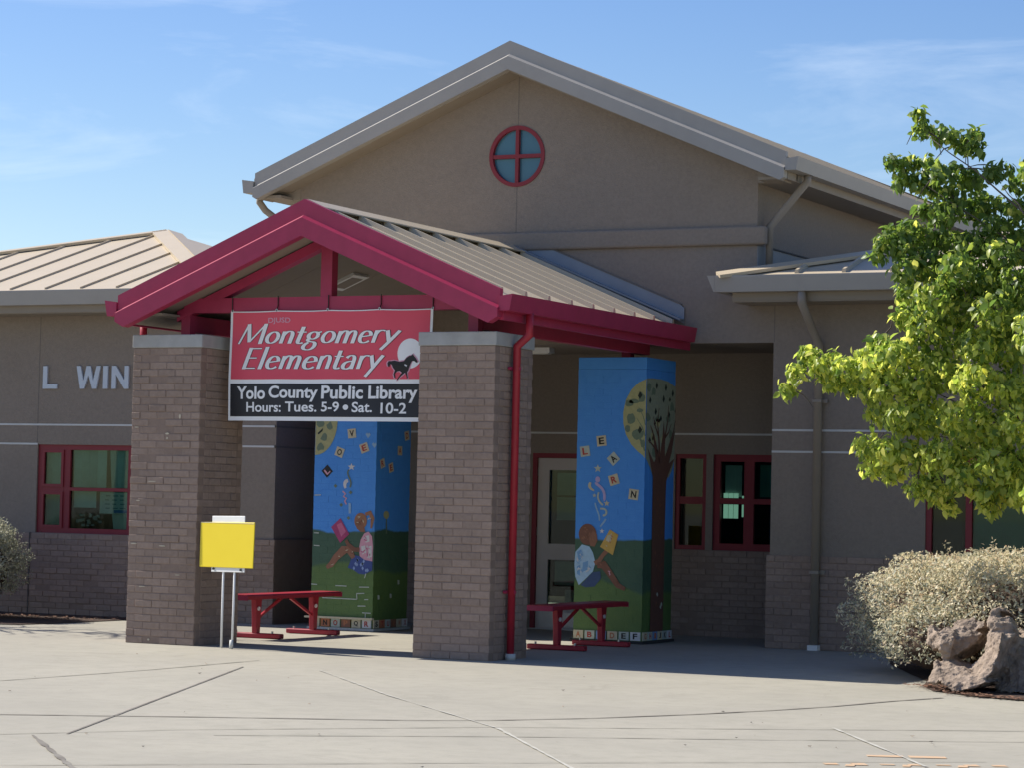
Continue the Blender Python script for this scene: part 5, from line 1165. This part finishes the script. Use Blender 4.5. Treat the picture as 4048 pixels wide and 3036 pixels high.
bush((5.0, 1.6, 0), [((4.82, 1.75, .50), (1.10, 1.28, .61)), ((5.6, 1.3, .52), (1.3, 1.3, .62)), ((4.62, 1.80, .36), (.68, .86, .44)), ((6.8, 1.3, .50), (1.2, 1.25, .60)), ((5.0, .55, .34), (.62, .62, .36))], 120000, .036,
     'wide rounded tan and silver green bush behind the boulder', ('bush_leaf', 'bush_leaf_green'))
bush((-7.3, 2.7, 0), [((-7.38, 2.75, .60), (.72, .75, .58)), ((-8.1, 2.8, .6), (.75, .75, .6))], 42000, .034,
     'grey green rounded bush at the left edge below the letters', ('bush_leaf_green', 'bush_leaf_green'))

# rock ---------------------------------------------------------------
def rock():
    import bmesh
    v, f = [], []
    def hull(pts, back):
        bm = bmesh.new(); C0 = None; P = [Vector(at((3600 + a / 3.0156) / 1.83, (2250 + b / 3.0156) / 1.83, y)) for a, b, y in pts]
        for p in P:
            bm.verts.new(p); bm.verts.new((p.x * .93 + sum(q.x for q in P) / len(P) * .07, back + random.uniform(-.05, .05), max(p.z * .9, .0)))
        bmesh.ops.convex_hull(bm, input=bm.verts); bm.verts.ensure_lookup_table()
        o = len(v); keep = {q: o + k for k, q in enumerate(bm.verts)}
        v.extend(tuple(q.co) for q in bm.verts); f.extend(tuple(keep[x] for x in q.verts) for q in bm.faces); bm.free()
    hull([(190, 1350, -.88), (300, 1080, -.62), (370, 1290, -.90), (330, 1130, -.66), (300, 1380, -.92)], -.35)
    hull([(330, 1340, -.95), (500, 1480, -1.0), (700, 1440, -1.02), (890, 1360, -1.0), (860, 1290, -.80), (720, 1170, -.55), (450, 1065, -.55), (360, 1110, -.60)], -.25)
    hull([(720, 1180, -.62), (800, 1310, -.9), (900, 1300, -.92), (1020, 1180, -.86), (1050, 1010, -.82), (940, 940, -.68), (860, 1010, -.60)], -.35)
    hull([(860, 1020, -.60), (1050, 1020, -.84), (1070, 900, -.84), (1090, 760, -.72), (920, 740, -.55), (905, 800, -.55)], -.3)
    hull([(920, 760, -.55), (960, 720, -.5), (1180, 730, -.5), (1255, 780, -.52), (1060, 910, -.80)], -.3)
    hull([(175, 880, -.52), (205, 720, -.5), (240, 665, -.45), (330, 760, -.62), (340, 960, -.62), (260, 980, -.55)], -.15)
    hull([(320, 760, -.60), (400, 690, -.45), (560, 690, -.40), (500, 830, -.66), (470, 1060, -.62), (370, 1085, -.60), (330, 960, -.64)], -.1)
    hull([(480, 850, -.60), (560, 740, -.42), (760, 720, -.38), (850, 780, -.40), (760, 880, -.46), (650, 970, -.48), (520, 1050, -.56)], -.05)
    hull([(480, 690, -.40), (540, 595, -.28), (770, 590, -.26), (790, 700, -.36), (560, 740, -.46)], 0)
    hull([(790, 630, -.32), (870, 630, -.32), (885, 690, -.36), (800, 715, -.38)], -.1)
    hull([(895, 690, -.5), (890, 620, -.48), (960, 560, -.45), (1010, 640, -.55), (1200, 640, -.5), (1240, 730, -.5), (1000, 720, -.56)], -.2)
    hull([(945, 620, -.45), (945, 510, -.44), (1000, 450, -.38), (1050, 470, -.44), (1020, 600, -.50)], -.22)
    hull([(1000, 450, -.38), (1060, 432, -.36), (1180, 490, -.38), (1230, 545, -.38), (1080, 490, -.42)], -.2)
    hull([(1030, 570, -.48), (1180, 560, -.44), (1210, 650, -.46), (1030, 660, -.52)], -.2)
    hull([(1000, 1250, -.45), (1120, 850, -.25), (1300, 720, -.05), (1650, 720, 0), (1800, 1000, -.5), (1600, 1480, -.8), (1000, 1480, -.6)], .4)
    b = MB(); b.add(v, f)
    o = tag(b.build('boulder', 'rock', None, True), 'rugged brown volcanic boulder with hollows before the bush', 'boulder')
    rm = o.modifiers.new('remesh', 'REMESH'); rm.mode = 'VOXEL'; rm.voxel_size = .011; rm.use_smooth_shade = True
    sm = o.modifiers.new('smooth', 'SMOOTH'); sm.iterations = 2
    for ty, sc, st in (('CLOUDS', .10, .030), ('VORONOI', .07, .026), ('CLOUDS', .035, .022), ('VORONOI', .022, .008), ('CLOUDS', .012, .009)):
        t = bpy.data.textures.new('t', ty); t.noise_scale = sc
        if ty == 'CLOUDS': t.noise_depth = 3; t.noise_type = 'HARD_NOISE' if sc < .05 else 'SOFT_NOISE'
        dm = o.modifiers.new('displace', 'DISPLACE'); dm.texture = t; dm.strength = st; dm.texture_coords = 'GLOBAL'
rock()

# bare young tree beyond the left edge of the picture; its branch shadows fall on the paving
BT = thing('bare_tree', (-8.75, 1.3, 0), 'bare young tree beyond the left edge whose branch shadows cross the paving', 'tree')
MB().tube([(-8.75, 1.3, 0), (-8.73, 1.3, 1.0), (-8.7, 1.29, 2.2), (-8.65, 1.27, 3.4), (-8.6, 1.25, 5.4)], [.09, .075, .06, .045, .02], 8).build('trunk', 'bark', BT, True)
for i in range(48):
    z = random.uniform(2.0, 5.0); a = random.uniform(0, 6.28); L_ = random.uniform(.6, 1.5)
    MB().tube(branch_path((-8.7, 1.3, z), (-8.7 + L_ * math.cos(a), 1.3 + L_ * .8 * math.sin(a), z + random.uniform(.2, .9)), .15, 5), [.028, .022, .018, .013, .009, .005], 5).build('limb', 'bark', BT, True)
pp = np.array([(-8.65 + random.gauss(0, .55), 1.25 + random.gauss(0, .5), random.uniform(2.6, 5.2)) for i in range(260)])
leaf_cloud('crown', pp, rng.normal(size=(len(pp), 3)), .08, 'leaf_dark', BT)
